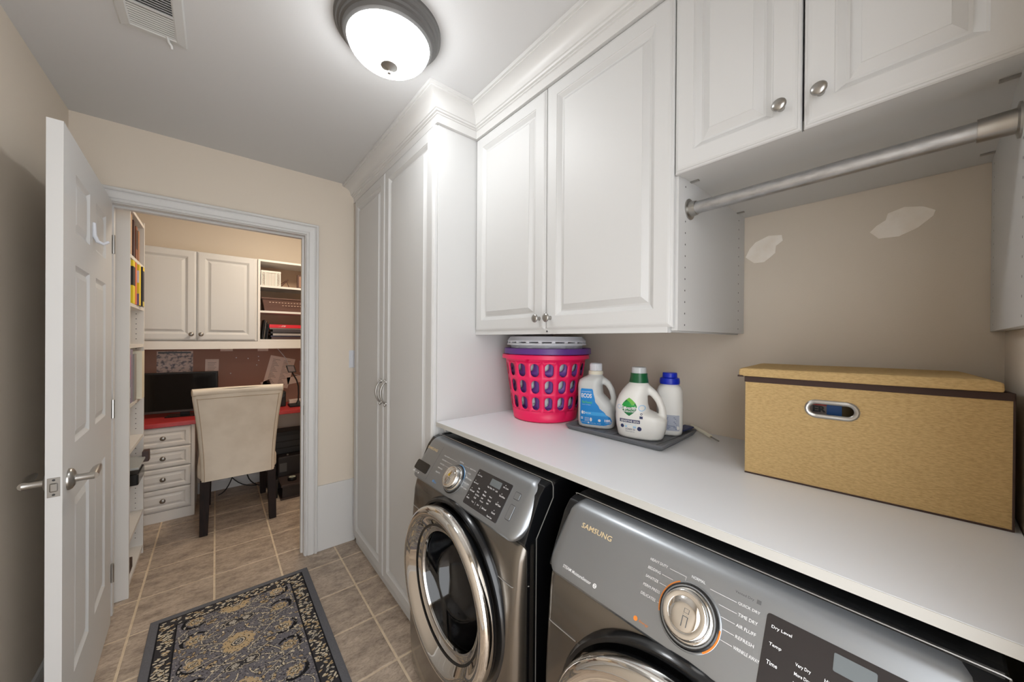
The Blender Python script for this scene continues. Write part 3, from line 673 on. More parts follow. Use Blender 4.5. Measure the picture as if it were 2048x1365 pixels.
basket((1.196, 1.166), 0.138, 0.181, CT+0.012, 0.313, 0.020, 0.026, 3, 16, PURPLE, 'laundry_basket', 'purple laundry basket nested inside the pink one', 'nested laundry baskets', 0.12)
wbk = basket((1.196, 1.172), 0.130, 0.168, CT+0.03, 0.318, 0.016, 0.010, 4, 14, WHITEPL, 'laundry_basket', 'white laundry basket, topmost and innermost of the nested stack', 'nested laundry baskets', 0.3, (0.5, 0.55))
# white handle frame standing proud of the topmost basket
m = MB(); cw = (1.196, 1.172); z1 = CT+0.348
m.lathe([(0.180, z1+0.004), (0.184, z1+0.010), (0.170, z1+0.028), (0.166, z1+0.028), (0.176, z1+0.006)], (cw[0], cw[1], 0), (0, 0, 1), 56)
for i in range(20):
    a = 2*pi*i/20; d = Vector((cos(a), sin(a), 0)); s = Vector((-sin(a), cos(a), 0)); c0 = Vector((cw[0], cw[1], 0))
    m.obox(c0, s, (0, 0, 1), d, -0.008, 0.008, z1-0.002, z1+0.008, 0.168, 0.181)
m.build('top_frame', WHITEPL, wbk, smooth=30)

# ------------------------------------------------------------ tray with detergent bottles
def quad_loop(P4, ins, z, r=0.02, n=4):
    """rounded quad from 4 corners (ccw) inset"""
    c = sum((Vector((*p, 0)) for p in P4), Vector())/4; out = []
    for i in range(4):
        p = Vector((*P4[i], 0)); a = Vector((*P4[i-1], 0)); b = Vector((*P4[(i+1) % 4], 0))
        da, db = (a-p).normalized(), (b-p).normalized(); p = p+(da+db)*ins
        rr = max(0.004, r-ins*0.6)
        for k in range(n+1):
            t = k/n; q = (p+da*rr)*(1-t)**2+p*2*t*(1-t)+(p+db*rr)*t**2; out.append(Vector((q.x, q.y, z)))
    return out
T4 = [(1.090, 0.965), (1.098, 0.553), (1.425, 0.578), (1.402, 0.988)]
tr = thing('tray', (1.25, 0.77, CT), 'grey plastic tray holding the detergent bottles', 'tray')
ls = [quad_loop(T4, 0.012, CT+0.0005), quad_loop(T4, 0.008, CT+0.004), quad_loop(T4, 0.0, CT+0.016), quad_loop(T4, 0.0, CT+0.019), quad_loop(T4, 0.006, CT+0.020), quad_loop(T4, 0.010, CT+0.016), quad_loop(T4, 0.016, CT+0.006)]
MB().loops(ls).build('pan', GREYPL, tr, smooth=40)
for k in range(9):
    y = 0.60+0.042*k; part('rib', GREYPL, tr, 1.125, 1.395, y, y+0.012, CT+0.0055, CT+0.0075, bevel=0.001)
BZ = CT+0.0076

def remeshed(mb, voxel, it):
    me = mb.mesh('t'); o = bpy.data.objects.new('t', me); COL.objects.link(o)
    a = o.modifiers.new('r', 'REMESH'); a.mode = 'VOXEL'; a.voxel_size = voxel
    b = o.modifiers.new('s', 'SMOOTH'); b.factor = 0.5; b.iterations = it
    dg = bpy.context.evaluated_depsgraph_get(); dg.update()
    r = bpy.data.meshes.new_from_object(o.evaluated_get(dg)); bpy.data.objects.remove(o); bpy.data.meshes.remove(me)
    r.polygons.foreach_set('use_smooth', [True]*len(r.polygons))
    return r
def bvh_of(me): return BVHTree.FromPolygons([v.co.copy() for v in me.vertices], [tuple(p.vertices) for p in me.polygons])
def sup(cx, rx, ry, z, n=28, e=3.0):
    out = []
    for i in range(n):
        t = 2*pi*i/n; c, s = cos(t), sin(t)
        out.append(Vector((cx+rx*math.copysign(abs(c)**(2/e), c), ry*math.copysign(abs(s)**(2/e), s), z)))
    return out
def bottle_root(name, ctr, Ux, label):
    """local frame: x to the right along the label, -y towards the viewer, z up"""
    t = thing(name, (ctr[0], ctr[1], BZ), label, 'bottle', 'detergent bottles on the tray')
    t.rotation_euler = (0, 0, atan2(Ux[1], Ux[0])); ORG[t.name] = Vector((0, 0, 0)); return t
lU, lV, lN = Vector((1, 0, 0)), Vector((0, 0, 1)), Vector((0, -1, 0))
def colmat(n, c, r=0.45, **k): return mat(n, rgb(*c), r, **k)
HDPE = mat('translucent_hdpe', rgb(206, 208, 206), 0.35, spec=0.4)
HDPEW = mat('white_hdpe', rgb(236, 235, 230), 0.35)
LBLUE = colmat('label_blue', (24, 138, 214)); LBLUE2 = colmat('label_light_blue', (64, 168, 232))
LGREEN = colmat('label_green', (96, 205, 96)); GDARK = colmat('leaf_dark_green', (12, 118, 60)); GMID = colmat('leaf_green', (30, 160, 66)); GLIGHT = colmat('leaf_light_green', (112, 190, 70))
NAVY = colmat('label_navy', (42, 52, 96)); PALEB = colmat('label_pale_blue', (168, 205, 232)); CAPG = colmat('cap_green', (14, 92, 52), 0.35); CAPB = colmat('cap_blue', (14, 44, 190), 0.35)
CAPC = mat('frosted_cap', rgb(205, 208, 210), 0.25, spec=0.5)
CREAM = colmat('cream_plastic', (226, 220, 200))

# --- the ECOS bottle
t = bottle_root('detergent_bottle', (1.203, 0.885), (0.40, -0.917), 'translucent detergent bottle with a blue label, beside the pink basket')
b = MB()
b.loops([sup(-0.002, 0.066, 0.040, 0.0), sup(-0.002, 0.072, 0.045, 0.006), sup(-0.001, 0.075, 0.046, 0.03), sup(-0.002, 0.074, 0.046, 0.085), sup(-0.012, 0.064, 0.046, 0.11), sup(-0.026, 0.050, 0.046, 0.135), sup(-0.028, 0.048, 0.045, 0.17), sup(-0.024, 0.048, 0.042, 0.190), sup(-0.012, 0.040, 0.036, 0.203), sup(-0.008, 0.028, 0.028, 0.211, e=2.2), sup(-0.006, 0.026, 0.026, 0.222, e=2)])
b.tube([(-0.01, 0.0, 0.186), (0.02, 0.0, 0.192), (0.042, 0.0, 0.180), (0.058, 0.0, 0.155), (0.066, 0.0, 0.125), (0.066, 0.0, 0.095), (0.058, 0.0, 0.07)], [0.02, 0.017, 0.0135, 0.012, 0.012, 0.013, 0.02], 14)
me = remeshed(b, 0.0032, 8); bv = bvh_of(me); bd = link('body', me, HDPE, t)
MB().lathe([(0.0265, 0.214), (0.0295, 0.2145), (0.0295, 0.2215), (0.0285, 0.2285), (0.026, 0.2295)], (-0.006, 0, 0), lV, 32).build('neck_ring', CREAM, t, smooth=35)
cap = MB()
n = 60; rg = lambda i, r: r*(1+0.018*(1 if i % 2 else -1))
cap.loops([[Vector((-0.006+rg(i, 0.0245)*cos(2*pi*i/n), rg(i, 0.0245)*sin(2*pi*i/n), z)) for i in range(n)] for z in (0.2295, 0.256)]+[[Vector((-0.006+r*cos(2*pi*i/n), r*sin(2*pi*i/n), z)) for i in range(n)] for r, z in ((0.0225, 0.259), (0.02, 0.2595), (0.02, 0.254))])
cap.build('cap', WHITEPL, t, smooth=25)
def swath(rows, m, bvh, name, off=0.0006, n=14):
    """label: rows of (z, xl, xr) conforming to the bottle"""
    q = MB(); vs, fs = [], []
    for z, a, c in rows: vs += [(a+(c-a)*i/n, z) for i in range(n+1)]
    for r in range(len(rows)-1):
        for i in range(n): fs.append((r*(n+1)+i, r*(n+1)+i+1, (r+1)*(n+1)+i+1, (r+1)*(n+1)+i))
    put(q, (vs, fs), (0, 0, 0), lU, lV, lN, off, bvh); return q
def interp(tab, n):
    out = []
    for k in range(n+1):
        z = tab[0][0]+(tab[-1][0]-tab[0][0])*k/n
        for (z0, a0, b0), (z1, a1, b1) in zip(tab, tab[1:]):
            if z0-1e-9 <= z <= z1+1e-9:
                f = (z-z0)/(z1-z0); f2 = f*f*(3-2*f); out.append((z, a0+(a1-a0)*f2, b0+(b1-b0)*f2)); break
    return out
lab = swath(interp([(0.014, -0.050, 0.046), (0.018, -0.057, 0.060), (0.030, -0.0605, 0.066), (0.044, -0.0605, 0.062), (0.062, -0.0605, 0.042), (0.085, -0.0600, 0.018), (0.110, -0.0590, 0.002), (0.150, -0.0580, -0.006), (0.158, -0.054, -0.010)], 26), LBLUE, bv, 'label').build('label', LBLUE, bd)
swath(interp([(0.052, -0.03, 0.051), (0.060, -0.045, 0.041), (0.066, -0.04, 0.034)], 5), LBLUE2, bv, 'x', 0.0009).build('label_band', LBLUE2, lab)
q = MB()
for s, x, z, w, h, bo in (('ECOS', -0.054, 0.121, 0.043, 0.0175, 0.03), ('HYPOALLERGENIC', -0.053, 0.144, 0.041, 0.0035, 0.0), ('PLANT POWERED', -0.051, 0.092, 0.036, 0.0022, 0), ('FREE & CLEAR', -0.038, 0.058, 0.024, 0.004, 0.01), ('100', 0.040, 0.030, 0.021, 0.0095, 0.05), ('LOADS', 0.043, 0.0255, 0.014, 0.0028, 0), ('170 FL OZ', -0.020, 0.0195, 0.046, 0.0028, 0), ('HIGH EFFICIENCY', -0.055, 0.021, 0.028, 0.0024, 0)):
    put(q, text2d(s, w, h, bold=bo), (x, 0, z), lU, lV, lN, 0.0012, bv)
put(q, disc2d(-0.050, 0.061, 0.0045, 0.007), (0, 0, 0), lU, lV, lN, 0.0012, bv); put(q, disc2d(-0.042, 0.064, 0.0022), (0, 0, 0), lU, lV, lN, 0.0012, bv); put(q, disc2d(-0.042, 0.057, 0.0022), (0, 0, 0), lU, lV, lN, 0.0012, bv)
put(q, disc2d(-0.014, 0.035, 0.0045, 0.008), (0, 0, 0), lU, lV, lN, 0.0012, bv); put(q, disc2d(0.020, 0.034, 0.0055), (0, 0, 0), lU, lV, lN, 0.0012, bv); put(q, disc2d(-0.024, 0.0215, 0.003), (0, 0, 0), lU, lV, lN, 0.0012, bv)
for k in range(4): put(q, rect2d(-0.040, -0.021, 0.028+0.0042*k, 0.029+0.0042*k), (0, 0, 0), lU, lV, lN, 0.0012, bv)
for k in range(2): put(q, rect2d(-0.056, -0.047, 0.034+0.005*k, 0.037+0.005*k), (0, 0, 0), lU, lV, lN, 0.0012, bv)
q.build('lettering', INK, lab)
q = MB(); put(q, text2d('Plant Powered', 0.042, 0.011, bold=0.01, shear=0.3), (-0.052, 0, 0.098), lU, lV, lN, 0.0012, bv); q.build('lettering', LGREEN, lab)

# --- the Seventh Generation bottle
t = bottle_root('detergent_bottle', (1.197, 0.687), (0.31, -0.951), 'opaque white detergent bottle with a green leaf logo, in the middle', )
b = MB()
b.loops([sup(0, 0.070, 0.044, 0.0, e=2.6), sup(0, 0.078, 0.050, 0.006, e=2.6), sup(0.001, 0.086, 0.053, 0.035, e=2.6), sup(0.001, 0.090, 0.053, 0.07, e=2.6), sup(-0.004, 0.084, 0.052, 0.083, e=2.5), sup(-0.029, 0.060, 0.051, 0.10, e=2.5), sup(-0.031, 0.055, 0.050, 0.125, e=2.4), sup(-0.027, 0.050, 0.047, 0.15, e=2.4), sup(-0.017, 0.047, 0.044, 0.172, e=2.3), sup(-0.009, 0.040, 0.038, 0.190, e=2.2), sup(-0.007, 0.031, 0.031, 0.202, e=2), sup(-0.007, 0.028, 0.028, 0.207, e=2)])
b.tube([(-0.005, 0, 0.178), (0.026, 0, 0.176), (0.046, 0, 0.162), (0.062, 0, 0.14), (0.073, 0, 0.112), (0.076, 0, 0.085), (0.066, 0, 0.06)], [0.022, 0.017, 0.014, 0.013, 0.0125, 0.014, 0.02], 14)
me = remeshed(b, 0.0032, 8); bv = bvh_of(me); bd = link('body', me, HDPEW, t)
MB().lathe([(0.030, 0.200), (0.0335, 0.2005), (0.0315, 0.212), (0.0295, 0.224), (0.029, 0.234), (0.026, 0.2345)], (-0.007, 0, 0), lV, 36).build('collar', CAPG, t, smooth=35)
MB().lathe([(0.0262, 0.233), (0.0258, 0.252), (0.0245, 0.2555), (0.022, 0.2565), (0.0005, 0.2565)], (-0.007, 0, 0), lV, 36).build('cap', CAPC, t, smooth=35)
q = MB(); vs = []
leaf = [(0, 0.062), (0.012, 0.054), (0.024, 0.042), (0.031, 0.028), (0.030, 0.014), (0.022, 0.002), (0.010, -0.007), (0.001, -0.014), (-0.010, -0.008), (-0.023, 0.002), (-0.030, 0.014), (-0.030, 0.028), (-0.022, 0.042), (-0.012, 0.053)]
lc = (-0.030, 0.094)
def fan(pts, c): return ([c]+pts, [(0, 1+i, 1+(i+1) % len(pts)) for i in range(len(pts))])
k_ = 0.86
def lf(pts): return [(lc[0]+x*k_, lc[1]+y*k_) for x, y in pts]
put(q, fan(lf(leaf), (lc[0], lc[1]+0.02)), (0, 0, 0), lU, lV, lN, 0.0008, bv); L0 = q.build('leaf_logo', GDARK, bd)
q = MB(); put(q, fan(lf([(0, 0.050), (0.030, 0.028), (0.029, 0.022), (0.012, 0.024), (-0.012, 0.024), (-0.029, 0.022), (-0.030, 0.028), (-0.024, 0.040), (-0.014, 0.044)]), (lc[0], lc[1]+0.03)), (0, 0, 0), lU, lV, lN, 0.0011, bv); q.build('leaf_vein', GMID, L0)
q = MB(); put(q, fan(lf([(0, 0.062), (0.012, 0.054), (0.026, 0.040), (0.012, 0.030), (0.002, 0.044), (-0.012, 0.053)]), (lc[0]+0.005, lc[1]+0.04)), (0, 0, 0), lU, lV, lN, 0.0014, bv); q.build('leaf_tip', GLIGHT, L0)
q = MB()
put(q, text2d('Seventh', 0.054, 0.0135, bold=0.02), (lc[0]-0.027, 0, lc[1]+0.010), lU, lV, lN, 0.0017, bv); put(q, text2d('GENERATION', 0.052, 0.0065, bold=0.03), (lc[0]-0.026, 0, lc[1]+0.001), lU, lV, lN, 0.0017, bv); q.build('lettering', INK, L0)
q = MB(); vs = [(-0.064+0.073*i/12, z) for z in (0.058, 0.070) for i in range(13)]; put(q, (vs, [(i, i+1, 14+i, 13+i) for i in range(12)]), (0, 0, 0), lU, lV, lN, 0.0008, bv)
for c_ in ((-0.054, 0.044, 0.0065), (0.007, 0.040, 0.0075)): put(q, disc2d(*c_), (0, 0, 0), lU, lV, lN, 0.0008, bv)
put(q, rect2d(0.007, 0.018, 0.076, 0.085), (0, 0, 0), lU, lV, lN, 0.0008, bv); put(q, ring2d(0.0125, 0.092, 0.0022, 0.0038), (0, 0, 0), lU, lV, lN, 0.0008, bv)
put(q, text2d('LOADS 53', 0.034, 0.0065, bold=0.01), (-0.042, 0, 0.032), lU, lV, lN, 0.0008, bv); put(q, text2d('detergent', 0.032, 0.004), (-0.042, 0, 0.0245), lU, lV, lN, 0.0008, bv)
N0 = q.build('label_print', NAVY, bd)
q = MB(); put(q, text2d('SENSITIVE SKIN', 0.066, 0.0075, bold=0.02), (-0.060, 0, 0.060), lU, lV, lN, 0.0016, bv); q.build('lettering', INK, N0)
q = MB(); put(q, rect2d(-0.044, -0.004, 0.0405, 0.0475), (0, 0, 0), lU, lV, lN, 0.0007, bv); put(q, text2d('& refreshing wash', 0.048, 0.0045), (-0.052, 0, 0.050), lU, lV, lN, 0.0008, bv)
for c_ in ((0.012, 0.112, 0.011, 0.016), (-0.066, 0.112, 0.008, 0.014)): put(q, ring2d(c_[0], c_[1], c_[2]*0.75, c_[2]), (0, 0, 0), lU, lV, lN, 0.0005, bv)
q.build('label_motif', PALEB, bd)

# --- the small bottle with the blue cap
t = bottle_root('detergent_bottle', (1.322, 0.640), (0.42, -0.9), 'smaller white bottle with a bright blue cap, at the back of the tray')
b = MB(); b.loops([sup(0, 0.038, 0.030, 0), sup(0, 0.044, 0.034, 0.006), sup(0, 0.046, 0.036, 0.03), sup(0, 0.046, 0.036, 0.12), sup(0, 0.045, 0.035, 0.165), sup(0, 0.038, 0.032, 0.182), sup(0, 0.028, 0.028, 0.190, e=2.2), sup(0, 0.026, 0.026, 0.200, e=2)])
me = remeshed(b, 0.003, 6); bv = bvh_of(me); bd = link('body', me, HDPEW, t)
MB().lathe([(0.030, 0.190), (0.0345, 0.191), (0.0355, 0.200), (0.034, 0.212), (0.026, 0.216), (0.0255, 0.230), (0.0245, 0.233), (0.0005, 0.2335)], (0, 0, 0), lV, 32).build('cap', CAPB, t, smooth=35)
q = MB(); put(q, ([(x, z) for z in (0.020, 0.045, 0.078) for x in (-0.012, 0.0, 0.012, 0.024, 0.034)], [(r*5+i, r*5+i+1, r*5+i+6, r*5+i+5) for r in range(2) for i in range(4)]), (0, 0, 0), lU, lV, lN, 0.0007, bv)
BL = q.build('label', colmat('label_grey_blue', (176, 182, 196)), bd)
q = MB()
for k in range(9): put(q, rect2d(-0.008, 0.026-0.003*(k % 3), 0.026+0.0052*k, 0.0285+0.0052*k), (0, 0, 0), lU, lV, lN, 0.001, bv)
q.build('lettering', colmat('label_text_blue', (110, 120, 150)), BL)
m = MB(); m.obox((1.385, 0.612, CT+0.022), (0.2, 0.98, 0), (0.98, -0.2, 0.12), (0, 0, 1), -0.02, 0.02, -0.03, 0.03, 0, 0.006)
tag(m.build('packet', NAVY, bevel=0.002), 'flat dark blue packet lying on the corner of the tray', 'packet')
st = thing('scraper', (1.41, 0.545, CT), 'thin cream-handled tool lying on the worktop by the tray', 'tool')
MB().tube([(1.448, 0.612, CT+0.026), (1.42, 0.562, CT+0.017), (1.395, 0.520, CT+0.0095)], [0.0065, 0.0075, 0.007], 8).build('handle', CREAM, st, smooth=50)
MB().tube([(1.396, 0.522, CT+0.0095), (1.376, 0.487, CT+0.004)], [0.003, 0.0025], 6).build('tip', NICKEL, st)

# ------------------------------------------------------------ linen storage box
bP = Vector((1.119, 0.330, CT)); bU = Vector((0.1055, -0.9944, 0)).normalized(); bI = Vector((0.9944, 0.1055, 0)); bV = Vector((0, 0, 1))
BW, BH, BD = 0.434, 0.262, 0.295
sb = thing('storage_box', bP+bU*BW/2+bI*BD/2, 'tan linen storage box with lid and oval metal grip', 'box')
hx, hz, hw, hh = 0.176, 0.196, 0.041, 0.0135      # grip opening centre, half sizes
def stadium(w, h, n=8, k=1.0):
    out = []
    for i in range(n+1): a = -pi/2+pi*i/n; out.append((w-h+h*cos(a), h*sin(a)))
    for i in range(n+1): a = pi/2+pi*i/n; out.append((-w+h+h*cos(a), h*sin(a)))
    return [(x*k, y*k) for x, y in out]
st_ = stadium(hw, hh); nst = len(st_)
def front_wall(off, th):
    m = MB(); outer = []
    for x, y in st_:
        a = atan2(y*3, x); ca, sa = cos(a), sin(a)
        tx = ((BW-hx) if ca > 0 else hx)/max(abs(ca), 1e-6); ty = ((BH-hz) if sa > 0 else hz)/max(abs(sa), 1e-6); tt = min(tx, ty)
        outer.append((hx+ca*tt, hz+sa*tt))
    cor = [(BW, BH), (0, BH), (0, 0), (BW, 0)]
    for c in cor:      # snap nearest outer sample to each corner
        i = min(range(nst), key=lambda i: (outer[i][0]-c[0])**2+(outer[i][1]-c[1])**2); outer[i] = c
    f = lambda p, d: bP+bU*p[0]+bV*p[1]+bI*d
    inn = [(hx+x, hz+y) for x, y in st_]
    m.loops([[f(p, off) for p in outer], [f(p, off) for p in inn], [f(p, off+th) for p in inn], [f(p, off+th) for p in outer], [f(p, off) for p in outer]], False, False)
    return m
front_wall(0, 0.006).build('front_panel', FABRIC, sb)
for nm, a in (('side_panel', (0, 0.006, 0.006, BD)), ('side_panel', (BW-0.006, BW, 0.006, BD)), ('back_panel', (0.006, BW-0.006, BD-0.006, BD))):
    MB().obox(bP, bU, bI, bV, a[0], a[1], a[2], a[3], 0.0, BH).build(nm, FABRIC, sb)
MB().obox(bP, bU, bI, bV, 0.006, BW-0.006, 0.006, BD-0.006, 0.001, 0.007).build('base', CARD, sb)
MB().loops([[bP+bU*(hx+x)+bV*(hz+y)+bI*d for x, y in stadium(hw+w_, hh+w_)] for w_, d in ((-0.001, 0.007), (-0.0015, -0.001), (0.001, -0.0035), (0.006, -0.004), (0.009, -0.002), (0.009, 0.0)) ], False, False).build('grip_ring', NICKEL, sb, smooth=40)
for a in ((-0.002, BW+0.002, -0.002, 0.004), (-0.002, 0.004, 0.004, BD), (BW-0.004, BW+0.002, 0.004, BD)):
    MB().obox(bP, bU, bI, bV, a[0], a[1], a[2], a[3], BH-0.012, BH+0.003).build('rim_binding', BROWNT, sb, bevel=0.001)
MB().obox(bP, bU, bI, bV, BW-0.001, BW+0.002, -0.002, 0.005, 0.0, BH).build('corner_binding', BROWNT, sb, bevel=0.001)
MB().obox(bP, bU, bI, bV, 0.0, BW, -0.0015, 0.004, 0.0, 0.004).build('base_binding', BROWNT, sb)
lid = MB(); lp_ = []
for x, z0_, z1_ in ((-0.014, BH+0.004, BH+0.024), (0.0, BH+0.004, BH+0.026), (0.12, BH+0.003, BH+0.026), (0.25, BH+0.003, BH+0.027), (BW-0.03, BH+0.004, BH+0.027), (BW-0.012, BH+0.004, BH+0.022)):
    f0 = -0.012
    lp_.append([bP+bU*x+bI*f0+bV*(z0_), bP+bU*x+bI*(BD-0.005)+bV*(z0_), bP+bU*x+bI*(BD-0.005)+bV*(z1_), bP+bU*x+bI*(f0+0.004)+bV*(z1_)])
lid.loops(lp_).build('lid', FABRIC, sb, bevel=0.004)
MB().obox(bP, bU, bI, bV, -0.016, -0.004, -0.014, BD-0.01, BH+0.002, BH+0.006).build('lid_binding', BROWNT, sb)
pk = thing('carton', bP+bU*0.2+bI*0.1+bV*0.01, 'printed carton with blue tape seen through the grip of the linen box', 'carton')
MB().obox(bP, bU, bI, bV, 0.05, 0.36, 0.045, 0.23, 0.008, 0.235).build('body', colmat('carton_brown', (92, 76, 48), 0.8), pk)
MB().obox(bP, bU, bI, bV, 0.05, 0.172, 0.0445, 0.0451, 0.14, 0.206).build('print_panel', colmat('carton_grey', (150, 136, 130), 0.7), pk)
MB().obox(bP, bU, bI, bV, 0.05, 0.172, 0.0438, 0.0446, 0.199, 0.215).build('red_band', colmat('carton_red', (190, 50, 50), 0.7), pk)
MB().obox(bP, bU, bI, bV, 0.166, 0.194, 0.0432, 0.0452, 0.10, 0.235).build('blue_tape', colmat('blue_tape', (14, 84, 156), 0.5), pk)
q = MB(); put(q, text2d('ER', 0.026, 0.016, bold=0.05), bP+bU*0.139+bV*0.182+bI*0.0442, bU, bV, -bI, 0.0003); q.build('lettering', BLACKM, pk)
# ------------------------------------------------------------ ceiling lamp, vent, switch
def emitter(name, col, s):
    m = bpy.data.materials.new(name); m.use_nodes = True; b = m.node_tree.nodes['Principled BSDF']
    b.inputs['Base Color'].default_value = (0.9, 0.9, 0.9, 1); b.inputs['Emission Color'].default_value = col; b.inputs['Emission Strength'].default_value = s
    return m
GREYM = mat('grey_lamp_metal', rgb(120, 119, 118), 0.4, metal=0.7)
def dome_lamp(x, y, label, em, R=0.172):
    k = R/0.172
    t = thing('ceiling_light', (x, y, ZC), label, 'ceiling light')
    MB().lathe([(0.0005, ZC), (0.172*k, ZC), (0.172*k, ZC-0.010), (0.166*k, ZC-0.014), (0.163*k, ZC-0.022), (0.156*k, ZC-0.025), (0.154*k, ZC-0.033), (0.147*k, ZC-0.036), (0.143*k, ZC-0.048), (0.134*k, ZC-0.053), (0.131*k, ZC-0.045), (0.0005, ZC-0.04)], (x, y, 0), (0, 0, 1), 64).build('pan', GREYM, t, smooth=30)
    pr = [(0.1335*k*cos(pi/2*i/12), ZC-0.046-0.078*sin(pi/2*i/12)) for i in range(13)]
    MB().lathe(pr, (x, y, 0), (0, 0, 1), 56).build('glass_dome', em, t, smooth=60)
    zb = ZC-0.124
    f = MB().lathe([(0.028, zb+0.006), (0.0275, zb-0.001), (0.019, zb-0.006), (0.007, zb-0.012), (0.0045, zb-0.015), (0.0065, zb-0.019), (0.006, zb-0.024), (0.0005, zb-0.027)], (x, y, 0), (0, 0, 1), 24).build('finial', NICKEL, t, smooth=45)
    return t
dome_lamp(0.45, 1.20, 'round ceiling light with grey rim and glowing white glass bowl', emitter('lamp_glass', (0.965, 0.985, 1.0, 1), LAMP_STRENGTH))
dome_lamp(0.55, 3.20, 'ceiling light of the office, out of sight behind the door head', emitter('office_lamp_glass', (1.0, 0.85, 0.68, 1), OFFICE_STRENGTH))
VENT = mat('vent_enamel', rgb(206, 206, 204), 0.5); VDARK = mat('vent_shadow', rgb(60, 60, 58), 0.9)
vx0, vx1, vy0, vy1 = -0.252, -0.083, 1.40, 1.757
vt = thing('ceiling_vent', ((vx0+vx1)/2, (vy0+vy1)/2, ZC), 'white louvred air vent in the ceiling near the left wall', 'vent')
fr_ = [(0.0, 0.0), (0.0, -0.003), (0.004, -0.007), (0.026, -0.009), (0.03, -0.006), (0.03, 0.0)]
def rl(i, z): return [Vector((vx0+i, vy0+i, ZC+z)), Vector((vx1-i, vy0+i, ZC+z)), Vector((vx1-i, vy1-i, ZC+z)), Vector((vx0+i, vy1-i, ZC+z))]
MB().loops([rl(i, z) for i, z in fr_], False, False).build('frame', VENT, vt)
part('duct_shade', VDARK, vt, vx0+0.03, vx1-0.03, vy0+0.03, vy1-0.03, ZC-0.0012, ZC-0.0002)  # thin dark sheet, shade above the slats put in as colour
ns = 26
for i in range(ns):
    y = vy0+0.036+(vy1-vy0-0.072)*i/(ns-1); s = 1 if i < ns*0.62 else -1
    if i == int(ns*0.62): part('louvre_bar', VENT, vt, vx0+0.028, vx1-0.028, y-0.008, y-0.001, ZC-0.009, ZC-0.001)
    ta = radians(52 if s > 0 else 18); hw_ = 0.0036 if s > 0 else 0.0031
    m = MB().obox(((vx0+vx1)/2, y, ZC-0.0055), (1, 0, 0), (0, cos(ta), s*sin(ta)), (0, -s*sin(ta), cos(ta)), -(vx1-vx0)/2+0.029, (vx1-vx0)/2-0.029, -hw_, hw_, -0.0005, 0.0005)
    m.build('slat', VENT, vt)
MB().tube([(-0.135, vy1-0.032, ZC-0.004), (-0.132, vy1-0.022, ZC-0.016), (-0.126, vy1-0.012, ZC-0.020), (-0.124, vy1-0.008, ZC-0.030)], [0.004, 0.004, 0.0045, 0.004], 8).build('lever', VENT, vt, smooth=50)
sw = thing('light_switch', (0.74, YB, 1.26), 'white light switch plate half hidden by the tall cabinet', 'switch')
part('plate', WHITEPL, sw, 0.7035, 0.776, YB-0.006, YB, 1.20, 1.32, bevel=0.002)
part('rocker', WHITEPL, sw, 0.724, 0.756, YB-0.009, YB-0.005, 1.228, 1.292, bevel=0.002)

